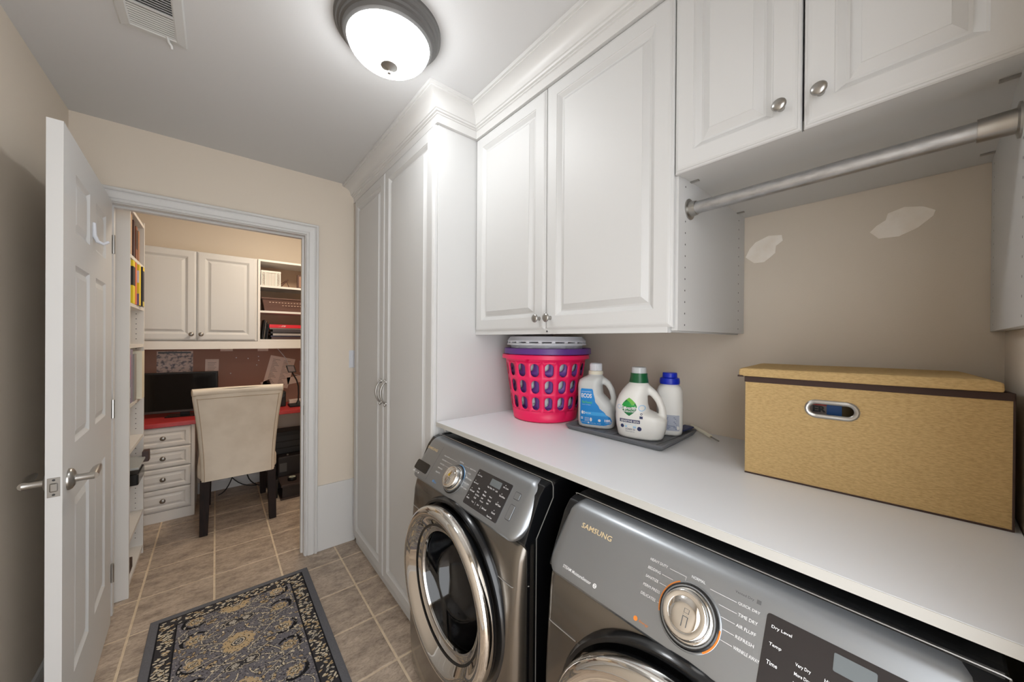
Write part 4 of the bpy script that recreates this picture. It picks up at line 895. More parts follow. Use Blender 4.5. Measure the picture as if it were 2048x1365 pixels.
# ------------------------------------------------------------ rug
def rug():
    import numpy as np
    x0, x1, yt, yb = -0.237, 0.4255, 2.436, 1.20
    c = 0.002; nx = int((x1-x0)/c); ny = int((yt-yb)/c)
    U, V = np.meshgrid(np.linspace(0, x1-x0, nx+1), np.linspace(0, yt-yb, ny+1)); Wd = x1-x0
    col = np.zeros(U.shape+(3,))
    def C(*a): return np.array([L(v) for v in a])
    GREY, FIELD, DARK, BLK, CRM, TAN, CRM2 = C(104, 104, 108), C(112, 109, 114), C(62, 60, 62), C(36, 35, 38), C(214, 202, 178), C(188, 164, 128), C(178, 170, 158)
    rn = np.random.RandomState(3)
    col[:] = FIELD
    du = np.minimum(U, Wd-U); dd = np.minimum(du, V)
    def paint(mask, cc): col[mask] = cc
    def ell(cu, cv, a, b, ang, edge=1.0):
        s, k = np.sin(ang), np.cos(ang); p = (U-cu)*k+(V-cv)*s; q = -(U-cu)*s+(V-cv)*k
        return (p/a)**2+(q/b)**2 < edge
    def sub(cu, cv, r):
        i0 = max(0, int((cv-r)/c)); i1 = min(ny+1, int((cv+r)/c)+2); j0 = max(0, int((cu-r)/c)); j1 = min(nx+1, int((cu+r)/c)+2)
        return slice(i0, i1), slice(j0, j1)
    def dab(cu, cv, a, b, ang, cc):
        sl = sub(cu, cv, max(a, b)*1.1)
        u, v = U[sl], V[sl]; s, k = np.sin(ang), np.cos(ang); p = (u-cu)*k+(v-cv)*s; q = -(u-cu)*s+(v-cv)*k
        m = (p/a)**2+(q/b)**2 < 1; t = col[sl]; t[m] = cc; col[sl] = t
    def stroke(pts, w, cc):
        for (a, b), (a2, b2) in zip(pts, pts[1:]):
            n = max(2, int(np.hypot(a2-a, b2-b)/(w*0.6)))
            for i in range(n):
                f = i/n; dab(a+(a2-a)*f, b+(b2-b)*f, w, w, 0, cc)
    def rosette(cu, cv, r):
        for i in range(12):
            a = 2*pi*i/12; dab(cu+r*0.68*cos(a), cv+r*0.68*sin(a), r*0.34, r*0.26, a, TAN)
            dab(cu+r*0.62*cos(a+.26), cv+r*0.62*sin(a+.26), r*0.08, r*0.08, 0, DARK)
        dab(cu, cv, r*0.60, r*0.60, 0, TAN)
        for k, cc in ((0.44, BLK), (0.38, CRM), (0.29, DARK), (0.24, GREY), (0.15, CRM), (0.09, DARK)): dab(cu, cv, r*k, r*k*0.9, 0, cc)
    B0_, B1_ = 0.030, 0.098
    LEN = yt-yb; cx = Wd/2
    # scrolls with leaves in the field, mirrored left-right
    for vc in np.arange(0.145, LEN, 0.30):
        for s in (-1, 1):
            for ph, amp, wid in ((0, 0.085, 0.0024), (1.6, 0.06, 0.0018), (3.3, 0.1, 0.0018)):
                pts = [(cx+s*(0.02+amp*(1-cos(t*1.3+ph))), vc-0.15+0.30*t/6.28+0.02*sin(2*t+ph)) for t in np.linspace(0, 6.28, 40)]
                stroke(pts, wid+0.0018, BLK); stroke(pts, wid, CRM)
                for i in range(3, 39, 4):
                    a, b = pts[i]; g = rn.uniform(0, 3.1); dab(a+0.008, b+0.004, 0.0105, 0.0055, g, BLK); dab(a+0.008, b+0.004, 0.0085, 0.0038, g, CRM2 if i % 8 else CRM)
            # curled dark leaves and tan palmettes near the border
            for k_, (dv, sg) in enumerate(((0.03, 1), (0.17, -1))):
                cu = cx+s*0.165; cv = vc-0.05+dv
                arc = [(cu+s*0.045*cos(t), cv+sg*0.045*sin(t)) for t in np.linspace(-0.6, 2.4, 24)]
                for i, (a, b) in enumerate(arc): dab(a, b, 0.009*sin(pi*(i+1)/25)+0.002, 0.006, 0, BLK)
                for i in range(9):
                    g = 2*pi*i/9; dab(cu+0.022*cos(g), cv+0.018*sin(g), 0.011, 0.008, g, TAN)
                dab(cu, cv, 0.018, 0.012, 0.3*s, BLK); dab(cu, cv, 0.015, 0.0095, 0.3*s, CRM); dab(cu, cv, 0.010, 0.006, 0.3*s, DARK); dab(cu, cv, 0.005, 0.003, 0, TAN)
            for _ in range(64):
                a = cx+s*rn.uniform(0.0, 0.23); b = vc+rn.uniform(-0.15, 0.15); g = rn.uniform(0, 3.1)
                dab(a, b, 0.0105, 0.0058, g, BLK); dab(a, b, 0.0085, 0.0040, g, (CRM2, TAN, CRM)[rn.randint(3)])
        rosette(cx-0.01, vc-0.045, 0.062)
        for dx in (-0.026, 0.026):
            dab(cx+dx, vc+0.10, 0.036, 0.026, 0, BLK); dab(cx+dx, vc+0.10, 0.033, 0.023, 0, CRM)
        for dx in (-0.026, 0.026):
            dab(cx+dx, vc+0.10, 0.030, 0.020, 0, DARK)
            for i in range(5):
                g = 2*pi*i/5; dab(cx+dx+0.008*cos(g), vc+0.10+0.008*sin(g), 0.007, 0.007, 0, CRM2)
        for s in (-1, 1): dab(cx+s*0.105, vc+0.03, 0.024, 0.012, 0.5*s, BLK); dab(cx+s*0.105, vc+0.03, 0.021, 0.0095, 0.5*s, TAN); dab(cx+s*0.105, vc+0.03, 0.009, 0.005, 0, BLK)
    for _ in range(4200):
        a = rn.uniform(B1_, Wd-B1_); b = rn.uniform(B1_, LEN); g = rn.uniform(0, 3.1); dab(a, b, 0.0034, 0.0016, g, (BLK, DARK, CRM2)[rn.randint(3)])
    # border band of leaf flecks
    band = (dd >= B0_) & (dd < B1_); keep = col.copy(); col[band] = DARK
    n = 0
    for _ in range(4300):
        a = rn.uniform(0, Wd); b = rn.uniform(0, LEN); d = min(a, Wd-a, b)
        if d < B0_+0.006 or d > B1_-0.008: continue
        g = rn.uniform(-0.9, 0.9); dab(a+0.002, b+0.002, 0.0092, 0.0052, g, BLK); dab(a, b, 0.0085, 0.0040, g, CRM if rn.rand() < 0.55 else (TAN if rn.rand() < 0.5 else CRM2))
    inner = dd >= B1_; col[inner] = keep[inner]
    col[(dd >= B0_) & (dd < B0_+0.005)] = BLK; col[(dd >= B1_-0.004) & (dd < B1_+0.002)] = BLK
    col[dd < B0_] = GREY
    col *= (0.86+0.28*rn.rand(*U.shape))[..., None]
    vs = np.stack([U+x0, yt-V, np.full(U.shape, 0.0)], -1).reshape(-1, 3)
    h = np.where(dd < B0_, 0.0055, 0.0075); h += 0.0006*rn.rand(*U.shape); vs[:, 2] = h.reshape(-1)
    idx = np.arange((nx+1)*(ny+1)).reshape(ny+1, nx+1)
    fs = np.stack([idx[:-1, :-1], idx[1:, :-1], idx[1:, 1:], idx[:-1, 1:]], -1).reshape(-1, 4)
    vs -= np.array([(x0+x1)/2, (yt+yb)/2, 0])
    me = bpy.data.meshes.new('pile'); me.vertices.add(len(vs)); me.vertices.foreach_set('co', vs.astype(np.float32).ravel())
    me.loops.add(fs.size); me.loops.foreach_set('vertex_index', fs.astype(np.int32).ravel())
    me.polygons.add(len(fs)); me.polygons.foreach_set('loop_start', np.arange(0, fs.size, 4, dtype=np.int32)); me.update(calc_edges=True); me.validate()
    at = me.color_attributes.new('print', 'FLOAT_COLOR', 'POINT'); at.data.foreach_set('color', np.concatenate([col, np.ones(U.shape+(1,))], -1).astype(np.float32).ravel())
    m = bpy.data.materials.new('rug_weave'); m.use_nodes = True; nt = m.node_tree; b = nt.nodes['Principled BSDF']
    a = nt.nodes.new('ShaderNodeAttribute'); a.attribute_name = 'print'; nt.links.new(a.outputs['Color'], b.inputs['Base Color']); b.inputs['Roughness'].default_value = 0.95; b.inputs['Specular IOR Level'].default_value = 0.1
    t = thing('rug', ((x0+x1)/2, (yt+yb)/2, 0), 'grey oriental-patterned rug lying on the tiled floor', 'rug')
    link('pile', me, m, t)
    part('backing', GREYPL, t, x0+0.001, x1-0.001, yb+0.001, yt-0.001, 0.0006, 0.0054)
    bd = mat('rug_binding', rgb(96, 96, 100), 0.9)
    for a_ in ((x0-0.003, x0+0.002, yb, yt), (x1-0.002, x1+0.003, yb, yt), (x0-0.003, x1+0.003, yt-0.002, yt+0.003)): part('binding', bd, t, *a_, 0.0006, 0.0066, bevel=0.001)
rug()

# ============================================================ the office beyond the doorway
SHELFW = mat('white_shelf', rgb(222, 218, 212), 0.45)
# ---- bookcase along the left wall, seen end-on
BX0, BX1, BY0, BY1 = OXL+0.002, -0.358, 2.757, 3.30
bc = thing('bookcase', ((BX0+BX1)/2, (BY0+BY1)/2, 0), 'tall white bookcase just inside the office door', 'bookcase')
part('end_panel', SHELFW, bc, BX0, BX1+0.004, BY0, BY0+0.019, 0, 2.14)
ep = part('end_panel', SHELFW, bc, BX0, BX1, BY1-0.019, BY1, 0, 2.14)
part('back', SHELFW, bc, BX0, BX0+0.006, BY0+0.019, BY1-0.019, 0.0, 2.14)
SH = [0.055, 0.285, 0.775, 1.03, 1.358, 1.59, 1.858, 2.121]
for z in SH: part('shelf', SHELFW, bc, BX0+0.006, BX1-0.002, BY0+0.019, BY1-0.019, z-0.019, z)
part('kick', SHELFW, bc, BX1-0.03, BX1-0.015, BY0+0.019, BY1-0.019, 0.0, 0.036)
m = MB()
for X in (BX1-0.035,):
    for z in [0.11+0.032*k for k in range(62)]:
        if any(abs(z-s+0.01) < 0.02 for s in SH): continue
        m.lathe([(0.0005, 0.0002), (0.0028, 0.0002)], (X, BY1-0.019, z), (0, -1, 0), 6)
o = m.build('pin_holes', DARKHOLE, ep); o['kind'] = 'stuff'
PAGE = colmat('paper_edges', (222, 214, 198), 0.9)
def book(y0, th, z0, h, d, c, label, out=0.0, lean=0.0, print_=None):
    """standing book, spine towards the room; y0..y0+th along the shelf"""
    x1 = BX1-0.012+out; x0 = x1-d
    t = thing('book', ((x0+x1)/2, y0+th/2, z0), label, 'book', 'books on the office bookcase'); t.rotation_euler = (lean, 0, 0)
    cm = colmat('book_cover', c, 0.5); k = 0.002
    m = MB(); m.box(x0, x1, y0, y0+k, z0, z0+h); m.box(x0, x1, y0+th-k, y0+th, z0, z0+h); m.box(x1-k, x1, y0+k, y0+th-k, z0, z0+h)
    cv = m.build('cover', cm, t)
    part('pages', PAGE, t, x0+0.003, x1-0.004, y0+k, y0+th-k, z0+0.003, z0+h-0.003)
    for (a0, a1, b0, b1, cc, face) in (print_ or []):
        pm = colmat('book_print', cc, 0.5)
        if face == 'c': part('cover_print', pm, cv, x1-a1*d, x1-a0*d, y0-0.0005, y0, z0+b0*h, z0+b1*h)
        else: part('spine_print', pm, cv, x1, x1+0.0005, y0+a0*th, y0+a1*th, z0+b0*h, z0+b1*h)
B_ = BY1-0.019
book(2.86, 0.028, 1.859, 0.235, 0.19, (228, 206, 196), 'pale pink book leaning on the top shelf')
book(2.92, 0.022, 1.859, 0.24, 0.19, (214, 180, 150), 'tan leaning book beside the pale pink one, top shelf')
book(2.99, 0.05, 1.859, 0.225, 0.2, (60, 30, 34), 'dark maroon book on the top shelf')
book(3.08, 0.045, 1.859, 0.21, 0.2, (150, 92, 66), 'brown book with a black spine label on the top shelf', print_=[(0.1, 0.9, 0.35, 0.9, (36, 32, 32), 's')])
book(3.16, 0.04, 1.859, 0.20, 0.2, (176, 128, 96), 'light brown book, last on the top shelf')
book(2.885, 0.062, 1.591, 0.243, 0.2, (240, 214, 20), 'thick yellow guide book with a black block', 0.012, print_=[(0.0, 1.0, 0.42, 0.86, (28, 26, 24), 'c'), (0.15, 0.85, 0.08, 0.2, (60, 60, 70), 'c'), (0.0, 1.0, 0.42, 0.86, (28, 26, 24), 's')])
book(2.96, 0.03, 1.591, 0.242, 0.2, (238, 128, 84), 'orange book next to the thick yellow one', 0.014)
book(3.02, 0.06, 1.591, 0.24, 0.205, (234, 206, 30), 'yellow book with a red and white cover', 0.020, print_=[(0.0, 1.0, 0.55, 0.85, (226, 220, 220), 'c'), (0.1, 0.9, 0.4, 0.55, (190, 50, 60), 'c'), (0.0, 1.0, 0.0, 0.28, (120, 96, 130), 'c')])
book(3.10, 0.06, 1.591, 0.24, 0.21, (30, 26, 34), 'black and yellow book standing proud of the shelf', 0.026, print_=[(0.0, 1.0, 0.9, 1.0, (234, 206, 30), 's'), (0.0, 1.0, 0.0, 0.12, (206, 190, 90), 's')])
book(2.80, 0.05, 1.031, 0.27, 0.23, (214, 214, 208), 'white ring binder nearest the door', 0.0)
book(2.87, 0.06, 1.031, 0.30, 0.25, (150, 140, 156), 'tall binder with a pink flower cover', 0.006, print_=[(0.0, 1.0, 0.45, 0.9, (206, 110, 150), 'c'), (0.2, 0.6, 0.55, 0.8, (238, 200, 214), 'c'), (0.0, 1.0, 0.1, 0.3, (196, 196, 192), 'c')])
book(2.95, 0.07, 1.031, 0.27, 0.25, (150, 146, 140), 'grey binder behind the flower binder', 0.01)
book(3.05, 0.09, 1.031, 0.285, 0.25, (226, 218, 196), 'cream folder standing proud of the shelf', 0.03)
book(2.87, 0.03, 0.776, 0.22, 0.16, (60, 44, 48), 'dark notebook on the middle shelf', -0.02)
book(2.92, 0.03, 0.776, 0.215, 0.16, (176, 170, 168), 'grey notebook beside the dark one', -0.02)
book(2.97, 0.02, 0.776, 0.21, 0.15, (206, 196, 190), 'thin pale notebook on the middle shelf', -0.02)
dv = thing('desk_organiser', (-0.38, 3.0, 0.60), 'dark device with a clear tray jutting from the bookcase', 'device')
part('body', BLACKG, dv, -0.60, -0.335, 2.90, 3.12, 0.555, 0.62, bevel=0.008)
part('bracket', mat('umber_clip', rgb(70, 52, 48), 0.5), dv, -0.345, -0.315, 3.10, 3.16, 0.635, 0.70, bevel=0.004)
part('tray', mat('clear_grey', rgb(170, 172, 170), 0.2), dv, -0.60, -0.33, 2.86, 3.14, 0.655, 0.668, bevel=0.003)
part('shelf_peg', NICKEL, dv, -0.60, -0.37, 2.90, 3.12, 0.54, 0.5551)
m = MB().obox((-0.42, 2.95, 0.057), (1, 0, 0), (0, 1, 0), (0, 0, 1), -0.05, 0.05, -0.05, 0.05, 0.0, 0.06)
tag(m.build('shoe_box', mat('umber_box', rgb(70, 52, 44), 0.8), bevel=0.003), 'small brown box on the lowest bookcase shelf', 'box')

# ---- desk with red top and drawer unit
DF = 3.745
REDT = mat('red_desk_top', rgb(186, 58, 58), 0.35, noise=(12, rgb(172, 48, 50), 0.4, 0.7, U1))
dk = thing('desk', (0.5, 3.98, 0), 'long fitted desk with a glossy red top', 'desk')
part('top', REDT, dk, OXL+0.002, 1.2, DF-0.012, OYB-0.002, 0.718, 0.752, bevel=0.003)
part('support', SHELFW, dk, 1.18, 1.2, DF+0.02, OYB-0.002, 0.0, 0.718)
du_ = thing('drawer_unit', (-0.39, 3.97, 0), 'white four-drawer unit under the red desk top', 'drawers')
part('carcass', SHELFW, du_, OXL+0.002, -0.126, DF+0.02, OYB-0.005, 0.0, 0.717)
part('plinth', SHELFW, du_, OXL+0.002, -0.126, DF, DF+0.02, 0.0, 0.075)
part('stile', SHELFW, du_, -0.146, -0.126, DF+0.004, DF+0.02, 0.075, 0.717)
zz = [0.08, 0.245, 0.405, 0.56, 0.712]
for a, b in zip(zz, zz[1:]):
    x0 = OXL+0.006; x1 = -0.148
    d = panel((x0, DF+0.02, a+0.002), (1, 0, 0), (0, 0, 1), (0, -1, 0), x1-x0, b-a-0.004, frame=0.03, a=0.012, b=0.016, dep=0.007).build('drawer', SHELFW, du_)
    knob((-0.305, DF, (a+b)/2), (0, -1, 0), d, DARKNICKEL, 1.05)
# ---- wall cabinet, open shelves and light rail over the desk
UF = 3.885
oc = thing('wall_cabinet', (-0.18, 4.05, 1.375), 'white two-door wall cabinet over the office desk', 'cabinet')
part('carcass', SHELFW, oc, OXL+0.002, 0.285, UF+0.02, OYB-0.002, 1.375, 2.112)
for x0, x1, kx in ((-0.555, -0.126, -0.155), (-0.122, 0.272, -0.095)):
    d = panel((x0, UF+0.02, 1.378), (1, 0, 0), (0, 0, 1), (0, -1, 0), x1-x0, 0.732, frame=0.05).build('door', WHITE, oc)
    knob((kx, UF, 1.428), (0, -1, 0), d, DARKNICKEL, 1.05)
os_ = thing('shelf_unit', (0.7, 4.05, 1.375), 'white open shelf unit beside the office wall cabinet', 'shelf')
part('side', SHELFW, os_, 0.286, 0.303, UF, OYB-0.002, 1.372, 2.112)
part('side', SHELFW, os_, 1.00, 1.018, UF, OYB-0.002, 1.372, 2.112)
for z in (1.372, 1.632, 1.862, 2.094): part('shelf', SHELFW, os_, 0.303, 1.0, UF+0.001, OYB-0.002, z, z+0.018)
part('back', mat('shelf_back_tan', rgb(188, 160, 136), 0.8), os_, 0.303, 1.0, OYB-0.008, OYB-0.002, 1.39, 2.094)
lr_ = thing('light_rail', (0.2, UF, 1.306), 'white light rail below the office wall units', 'rail')
part('board', SHELFW, lr_, OXL+0.002, 1.018, UF+0.002, UF+0.02, 1.306, 1.3715)
# ---- things on the open shelves
WICK = mat('white_wicker', rgb(226, 222, 214), 0.6)
zs = 1.8805; wx0, wx1, wy0, wy1 = 0.312, 0.462, 3.93, 4.08; wh = 0.142
wbx = thing('wicker_box', ((wx0+wx1)/2, (wy0+wy1)/2, zs), 'white wicker box on the top open shelf', 'box')
part('inner', mat('grey_wicker_inner', rgb(186, 178, 168), 0.8), wbx, wx0+0.006, wx1-0.006, wy0+0.006, wy1, zs, zs+wh-0.02)
part('rim', WICK, wbx, wx0-0.002, wx1+0.002, wy0-0.004, wy1, zs+wh-0.02, zs+wh, bevel=0.004)
for x in (wx0, wx0+0.03, wx1-0.038, wx1-0.008): part('post', WICK, wbx, x, x+0.008, wy0-0.002, wy0+0.006, zs, zs+wh-0.02)
for k in range(8): part('slat', WICK, wbx, wx0+0.042+0.009*k, wx0+0.047+0.009*k, wy0+0.001, wy0+0.006, zs, zs+wh-0.02)
for (xa, xb) in ((wx0+0.008, wx0+0.03), (wx1-0.03, wx1-0.008)):
    m = MB(); pts = []
    for k in range(9): pts.append((xa if k % 2 else xb, wy0, zs+0.002+(wh-0.024)*k/8))
    m.tube(pts, 0.0035, 6); pts = [((xb if k % 2 else xa), wy0+0.002, p[2]) for k, p in enumerate(pts)]; m.tube(pts, 0.0035, 6)
    m.build('weave', WICK, wbx)
BRW = mat('brown_wire', rgb(82, 56, 44), 0.6)
es = MB(); es.tube([(0.465, 3.95, zs+0.006), (0.525, 3.97, zs+0.08)], 0.006, 6); es.tube([(0.51, 3.955, zs+0.065), (0.532, 3.955, zs+0.006)], 0.003, 6); es.tube([(0.465, 3.96, zs+0.03), (0.527, 3.98, zs+0.084)], 0.005, 6)
tag(es.build('plate_easel', BRW), 'small brown display easel next to the wicker box', 'easel')
fr2 = thing('photo_frame', (0.64, 3.97, zs), 'dark brown frame at the end of the top open shelf', 'frame')
part('board', BRW, fr2, 0.598, 0.72, 3.95, 3.975, zs, zs+0.135, bevel=0.004)
part('mat', colmat('frame_tan', (150, 116, 96)), fr2, 0.614, 0.704, 3.9485, 3.951, zs+0.015, zs+0.12)
zs2 = 1.6505
bb = thing('storage_basket', (0.52, 3.99, zs2), 'brown woven plastic basket on the middle open shelf', 'basket')
BRB = mat('brown_plastic_weave', rgb(96, 66, 56), 0.55, bump=(160, 0.5, (1, 1, 3)))
def taper(x0, x1, y0, y1, z0, z1, k, m, name, p, th=0.004):
    q = MB(); a = lambda i, z, s: [Vector((x0+i*s, y0+i*s, z)), Vector((x1-i*s, y0+i*s, z)), Vector((x1-i*s, y1-i*s, z)), Vector((x0+i*s, y1-i*s, z))]
    q.loops([a(k, z0, 1), a(0, z1, 1), a(th, z1, 1), a(k+th, z0+th, 1)]); return q.build(name, m, p)
taper(0.318, 0.72, 3.90, 4.09, zs2, zs2+0.118, 0.022, BRB, 'body', bb)
part('rim', BRB, bb, 0.312, 0.726, 3.894, 3.906, zs2+0.108, zs2+0.122, bevel=0.003)
m = MB()
for r in range(2):
    for k in range(12-4*r): m.box(0.372+0.024*k+0.1*r, 0.384+0.024*k+0.1*r, 3.9035+0.001*r, 3.906, zs2+0.078-0.026*r, zs2+0.083-0.026*r)
m.build('slots', colmat('slot_light', (206, 180, 160), 0.8), bb)
zs3 = 1.3905
fz = zs3+0.0005
for (h, c, x0, y0, lab) in ((0.022, (66, 42, 40), 0.39, 3.905, 'dark brown album at the bottom of the stack'), (0.012, (50, 44, 76), 0.385, 3.91, 'dark violet folder in the stack'), (0.018, (168, 160, 156), 0.40, 3.90, 'pale grey folder in the stack'), (0.014, (48, 40, 42), 0.385, 3.905, 'black folder in the stack'), (0.024, (66, 58, 62), 0.40, 3.90, 'dark grey binder in the stack'), (0.012, (176, 166, 158), 0.375, 3.9, 'light grey folder under the red one'), (0.03, (214, 28, 46), 0.372, 3.888, 'red binder with a white mark on top of the stack')):
    o = thing('binder', (x0+0.2, y0+0.12, fz), lab, 'binder', 'binders on the lowest open shelf')
    cm = colmat('binder_cover', c, 0.4); m = MB(); m.box(x0, 0.75, y0, y0+0.24, fz, fz+0.003); m.box(x0, 0.75, y0, y0+0.24, fz+h-0.003, fz+h); m.box(x0, 0.75, y0, y0+0.003, fz+0.003, fz+h-0.003)
    cv = m.build('cover', cm, o); part('pages', PAGE, o, x0+0.004, 0.745, y0+0.004, y0+0.235, fz+0.003, fz+h-0.003)
    if c[0] > 200:
        q = MB(); put(q, ([(0, 0), (0.03, 0.006), (0.045, 0.009), (0.02, 0.003)], [(0, 1, 2, 3)]), (0.43, y0, fz+0.008), (1, 0, 0), (0, 0, 1), (0, -1, 0), 0.0005); put(q, text2d('ZB', 0.036, 0.012, shear=0.3), (0.462, y0, fz+0.010), (1, 0, 0), (0, 0, 1), (0, -1, 0), 0.0005); q.build('spine_mark', INK, cv)
    fz += h+0.0006
for k in range(4):
    m = MB().obox((0.318+0.011*k, 3.90, zs3), (0.993, 0, -0.1), (0, 1, 0), (0.1, 0, 0.993), 0, 0.005, 0, 0.22, 0.001, 0.18-0.012*k)
    tag(m.build('folder', (BLACKM, colmat('folder_grey', (120, 112, 104)), BLACKM, CHARC)[k], bevel=0.001), ('black leaning folder against the shelf side', 'grey leaning folder beside the black one', 'second black leaning folder', 'charcoal leaning folder nearest the stack')[k], 'folder', 'leaning folders on the lowest open shelf')

# ---- pinboard with papers
BRD = mat('brown_pinboard', rgb(156, 124, 111), 0.9, spec=0.1, bump=(200, 0.2, U1))
pb = thing('pinboard', (0.3, OYB, 0.755), 'brown pinboard on the wall behind the desk', 'pinboard')
part('board', BRD, pb, OXL+0.003, 1.3, OYB-0.008, OYB-0.0005, 0.754, 1.37)
PYF = OYB-0.0082
PAPER = mat('paper', rgb(222, 206, 196), 0.85); PRINTG = mat('print_grey', rgb(140, 128, 124), 0.85)
def sheet(name, cx, cz, w, h, ang, label, cat, m=PAPER):
    t = thing(name, (cx, PYF, cz), label, cat); t.rotation_euler = (0, ang, 0); ORG[t.name] = Vector((0, 0, 0))
    part('paper', m, t, -w/2, w/2, -0.0012, -0.0002, -h/2, h/2); return t
mp = sheet('map', -0.270, 1.175, 0.228, 0.215, 0, 'printed street map pinned left on the pinboard', 'map', mat('map_print', rgb(206, 190, 182), 0.8, noise=(34, rgb(112, 110, 116), 0.47, 0.62, (1, 1, 1.3))))
part('title_bar', CHARC, mp, -0.106, 0.10, -0.0018, -0.001, 0.088, 0.1)
n1 = sheet('note_sheet', -0.028, 1.128, 0.094, 0.155, 0.02, 'small note pinned above the monitor', 'paper')
for k in range(7): part('text_line', PRINTG, n1, -0.03, 0.03-0.008*(k % 3), -0.0018, -0.001, 0.045-0.014*k, 0.048-0.014*k)
n2 = sheet('text_sheet', 0.487, 1.062, 0.215, 0.30, 0.23, 'large tilted text sheet pinned behind the desk lamp', 'paper')
for k in range(17):
    for x in (-0.08, 0.012): part('text_line', PRINTG, n2, x, x+0.062-0.012*((k*7) % 4), -0.0018, -0.001, 0.115-0.0145*k, 0.119-0.0145*k)
sheet('note_slip', 0.375, 0.955, 0.075, 0.05, -0.35, 'small slip pinned left of the tilted sheet', 'paper')
sheet('note_slip', 0.62, 0.975, 0.13, 0.07, -0.16, 'paper strip pinned right of the tilted sheet', 'paper')
sheet('note_slip', 0.075, 1.292, 0.09, 0.03, 0, 'paper slip at the top of the pinboard, left one', 'paper')
sheet('note_slip', 0.352, 1.290, 0.085, 0.03, 0, 'paper slip at the top of the pinboard, right one', 'paper')
for x, z, lb_ in ((0.146, 1.215, 'pale push pin nearest the small note on the pinboard'), (0.235, 1.205, 'pale push pin midway between the note and the tilted sheet'), (0.316, 1.222, 'uppermost pale push pin left of the tilted sheet'), (0.318, 1.185, 'middle pale push pin left of the tilted sheet'), (0.302, 1.14, 'lowest pale push pin left of the tilted sheet'), (0.105, 1.07, 'pale push pin just above the monitor corner')):
    tag(MB().lathe([(0.002, 0), (0.0045, 0.002), (0.003, 0.005), (0.005, 0.010), (0.0005, 0.011)], (x, PYF, z), (0, -1, 0), 8).build('push_pin', WHITEPL), lb_, 'push pin', 'push pins on the pinboard')
m = MB(); m.tube([(0.47, PYF-0.004, 1.30), (0.54, PYF-0.005, 1.20), (0.575, PYF-0.006, 1.10), (0.60, PYF-0.006, 1.04), (0.66, PYF-0.006, 1.015), (0.75, PYF-0.006, 1.02)], 0.0035, 6)
tag(m.build('cord', WHITEPL), 'thin white cord hanging across the pinboard', 'cord')
sk = thing('wall_socket', (0.70, PYF, 1.10), 'pale wall socket plate at the right of the pinboard', 'socket'); part('plate', WHITEPL, sk, 0.665, 0.735, PYF-0.005, PYF, 1.05, 1.17, bevel=0.002)

# ---- monitor
mo = thing('monitor', (-0.20, 3.98, 0.752), 'black flat monitor switched off on the red desk', 'monitor'); mo.rotation_euler = (0, 0, -0.14); ORG[mo.name] = Vector((0, 0, 0))
part('bezel', BLACKM, mo, -0.245, 0.215, -0.012, 0.022, 0.035, 0.362, bevel=0.004)
part('screen', mat('dark_screen', rgb(8, 8, 10), 0.12), mo, -0.234, 0.204, -0.0135, -0.0115, 0.056, 0.350)
part('chin', mat('bezel_grey', rgb(62, 60, 58), 0.4), mo, -0.243, 0.213, -0.0145, -0.0115, 0.037, 0.052, bevel=0.001)
part('stand', BLACKM, mo, -0.03, 0.03, 0.02, 0.04, 0.006, 0.15, bevel=0.003)
part('foot', BLACKG, mo, -0.11, 0.11, -0.05, 0.10, 0.0006, 0.008, bevel=0.003)

# ---- upholstered chair
IVORY = mat('ivory_leatherette', rgb(224, 212, 194), 0.55, noise=(7, rgb(212, 199, 180), 0.4, 0.7, U1), bump=(90, 0.08, U1))
ESP = mat('espresso_wood', rgb(38, 26, 22), 0.55, spec=0.2, noise=(20, rgb(26, 19, 18), 0.4, 0.7, (4, 4, 0.5)))
ch = thing('dining_chair', (0.14, 3.55, 0), 'ivory upholstered chair with dark wooden legs at the desk', 'chair')
def chair_back():
    m = MB(); ls = []
    for i in range(15):
        t = i/14; z = 0.375+0.65*t
        hw = 0.219+0.050*t**1.6; yb = 3.305-0.085*t**1.7+0.02*sin(pi*t); th = 0.095-0.03*t; cv = 0.028*t
        if i == 14: th *= 0.72; hw -= 0.006
        xs = [-1, -0.97, -0.9, -0.6, -0.3, 0, 0.3, 0.6, 0.9, 0.97, 1]
        loop = []
        for x in xs:
            e = 0.0 if abs(x) < 0.95 else (0.008 if abs(x) < 0.99 else 0.024)
            loop.append(Vector((0.138+x*hw, yb+cv*(1-x*x)+e, z)))
        for x in reversed(xs):
            e = 0.0 if abs(x) < 0.95 else (0.008 if abs(x) < 0.99 else 0.024)
            loop.append(Vector((0.138+x*hw, yb+th+cv*(1-x*x)-e, z)))
        ls.append(loop)
    t = [Vector((p.x, p.y*0.45+0.55*(ls[-1][21-k] if k < 22 else p).y, p.z+0.014)) for k, p in enumerate(ls[-1])]
    ls.append(t)
    return m.loops(ls), ls
m, ls = chair_back(); bk = m.build('backrest', IVORY, ch, smooth=60)
MB().tube([ (ls[14][k]+ls[14][21-k])*0.5+Vector((0, -0.004, -0.004)) for k in range(0, 11)], [0.026]*11, 10).build('top_roll', IVORY, bk, smooth=60)
for s in (2, 8):
    pts = [l[s]+Vector((0, -0.0012, 0)) for l in ls[:14]]; MB().tube(pts, 0.0022, 5).build('seam', mat('seam_thread', rgb(186, 164, 138), 0.8) if s == 2 else MATS['seam_thread'], bk)
MB().tube([ls[13][k]+Vector((0, -0.0012, -0.006)) for k in range(2, 9)], 0.0022, 5).build('seam', MATS['seam_thread'], bk)
part('seat', IVORY, ch, -0.10, 0.375, 3.36, 3.93, 0.375, 0.50, bevel=0.03, seg=4, smooth=60)
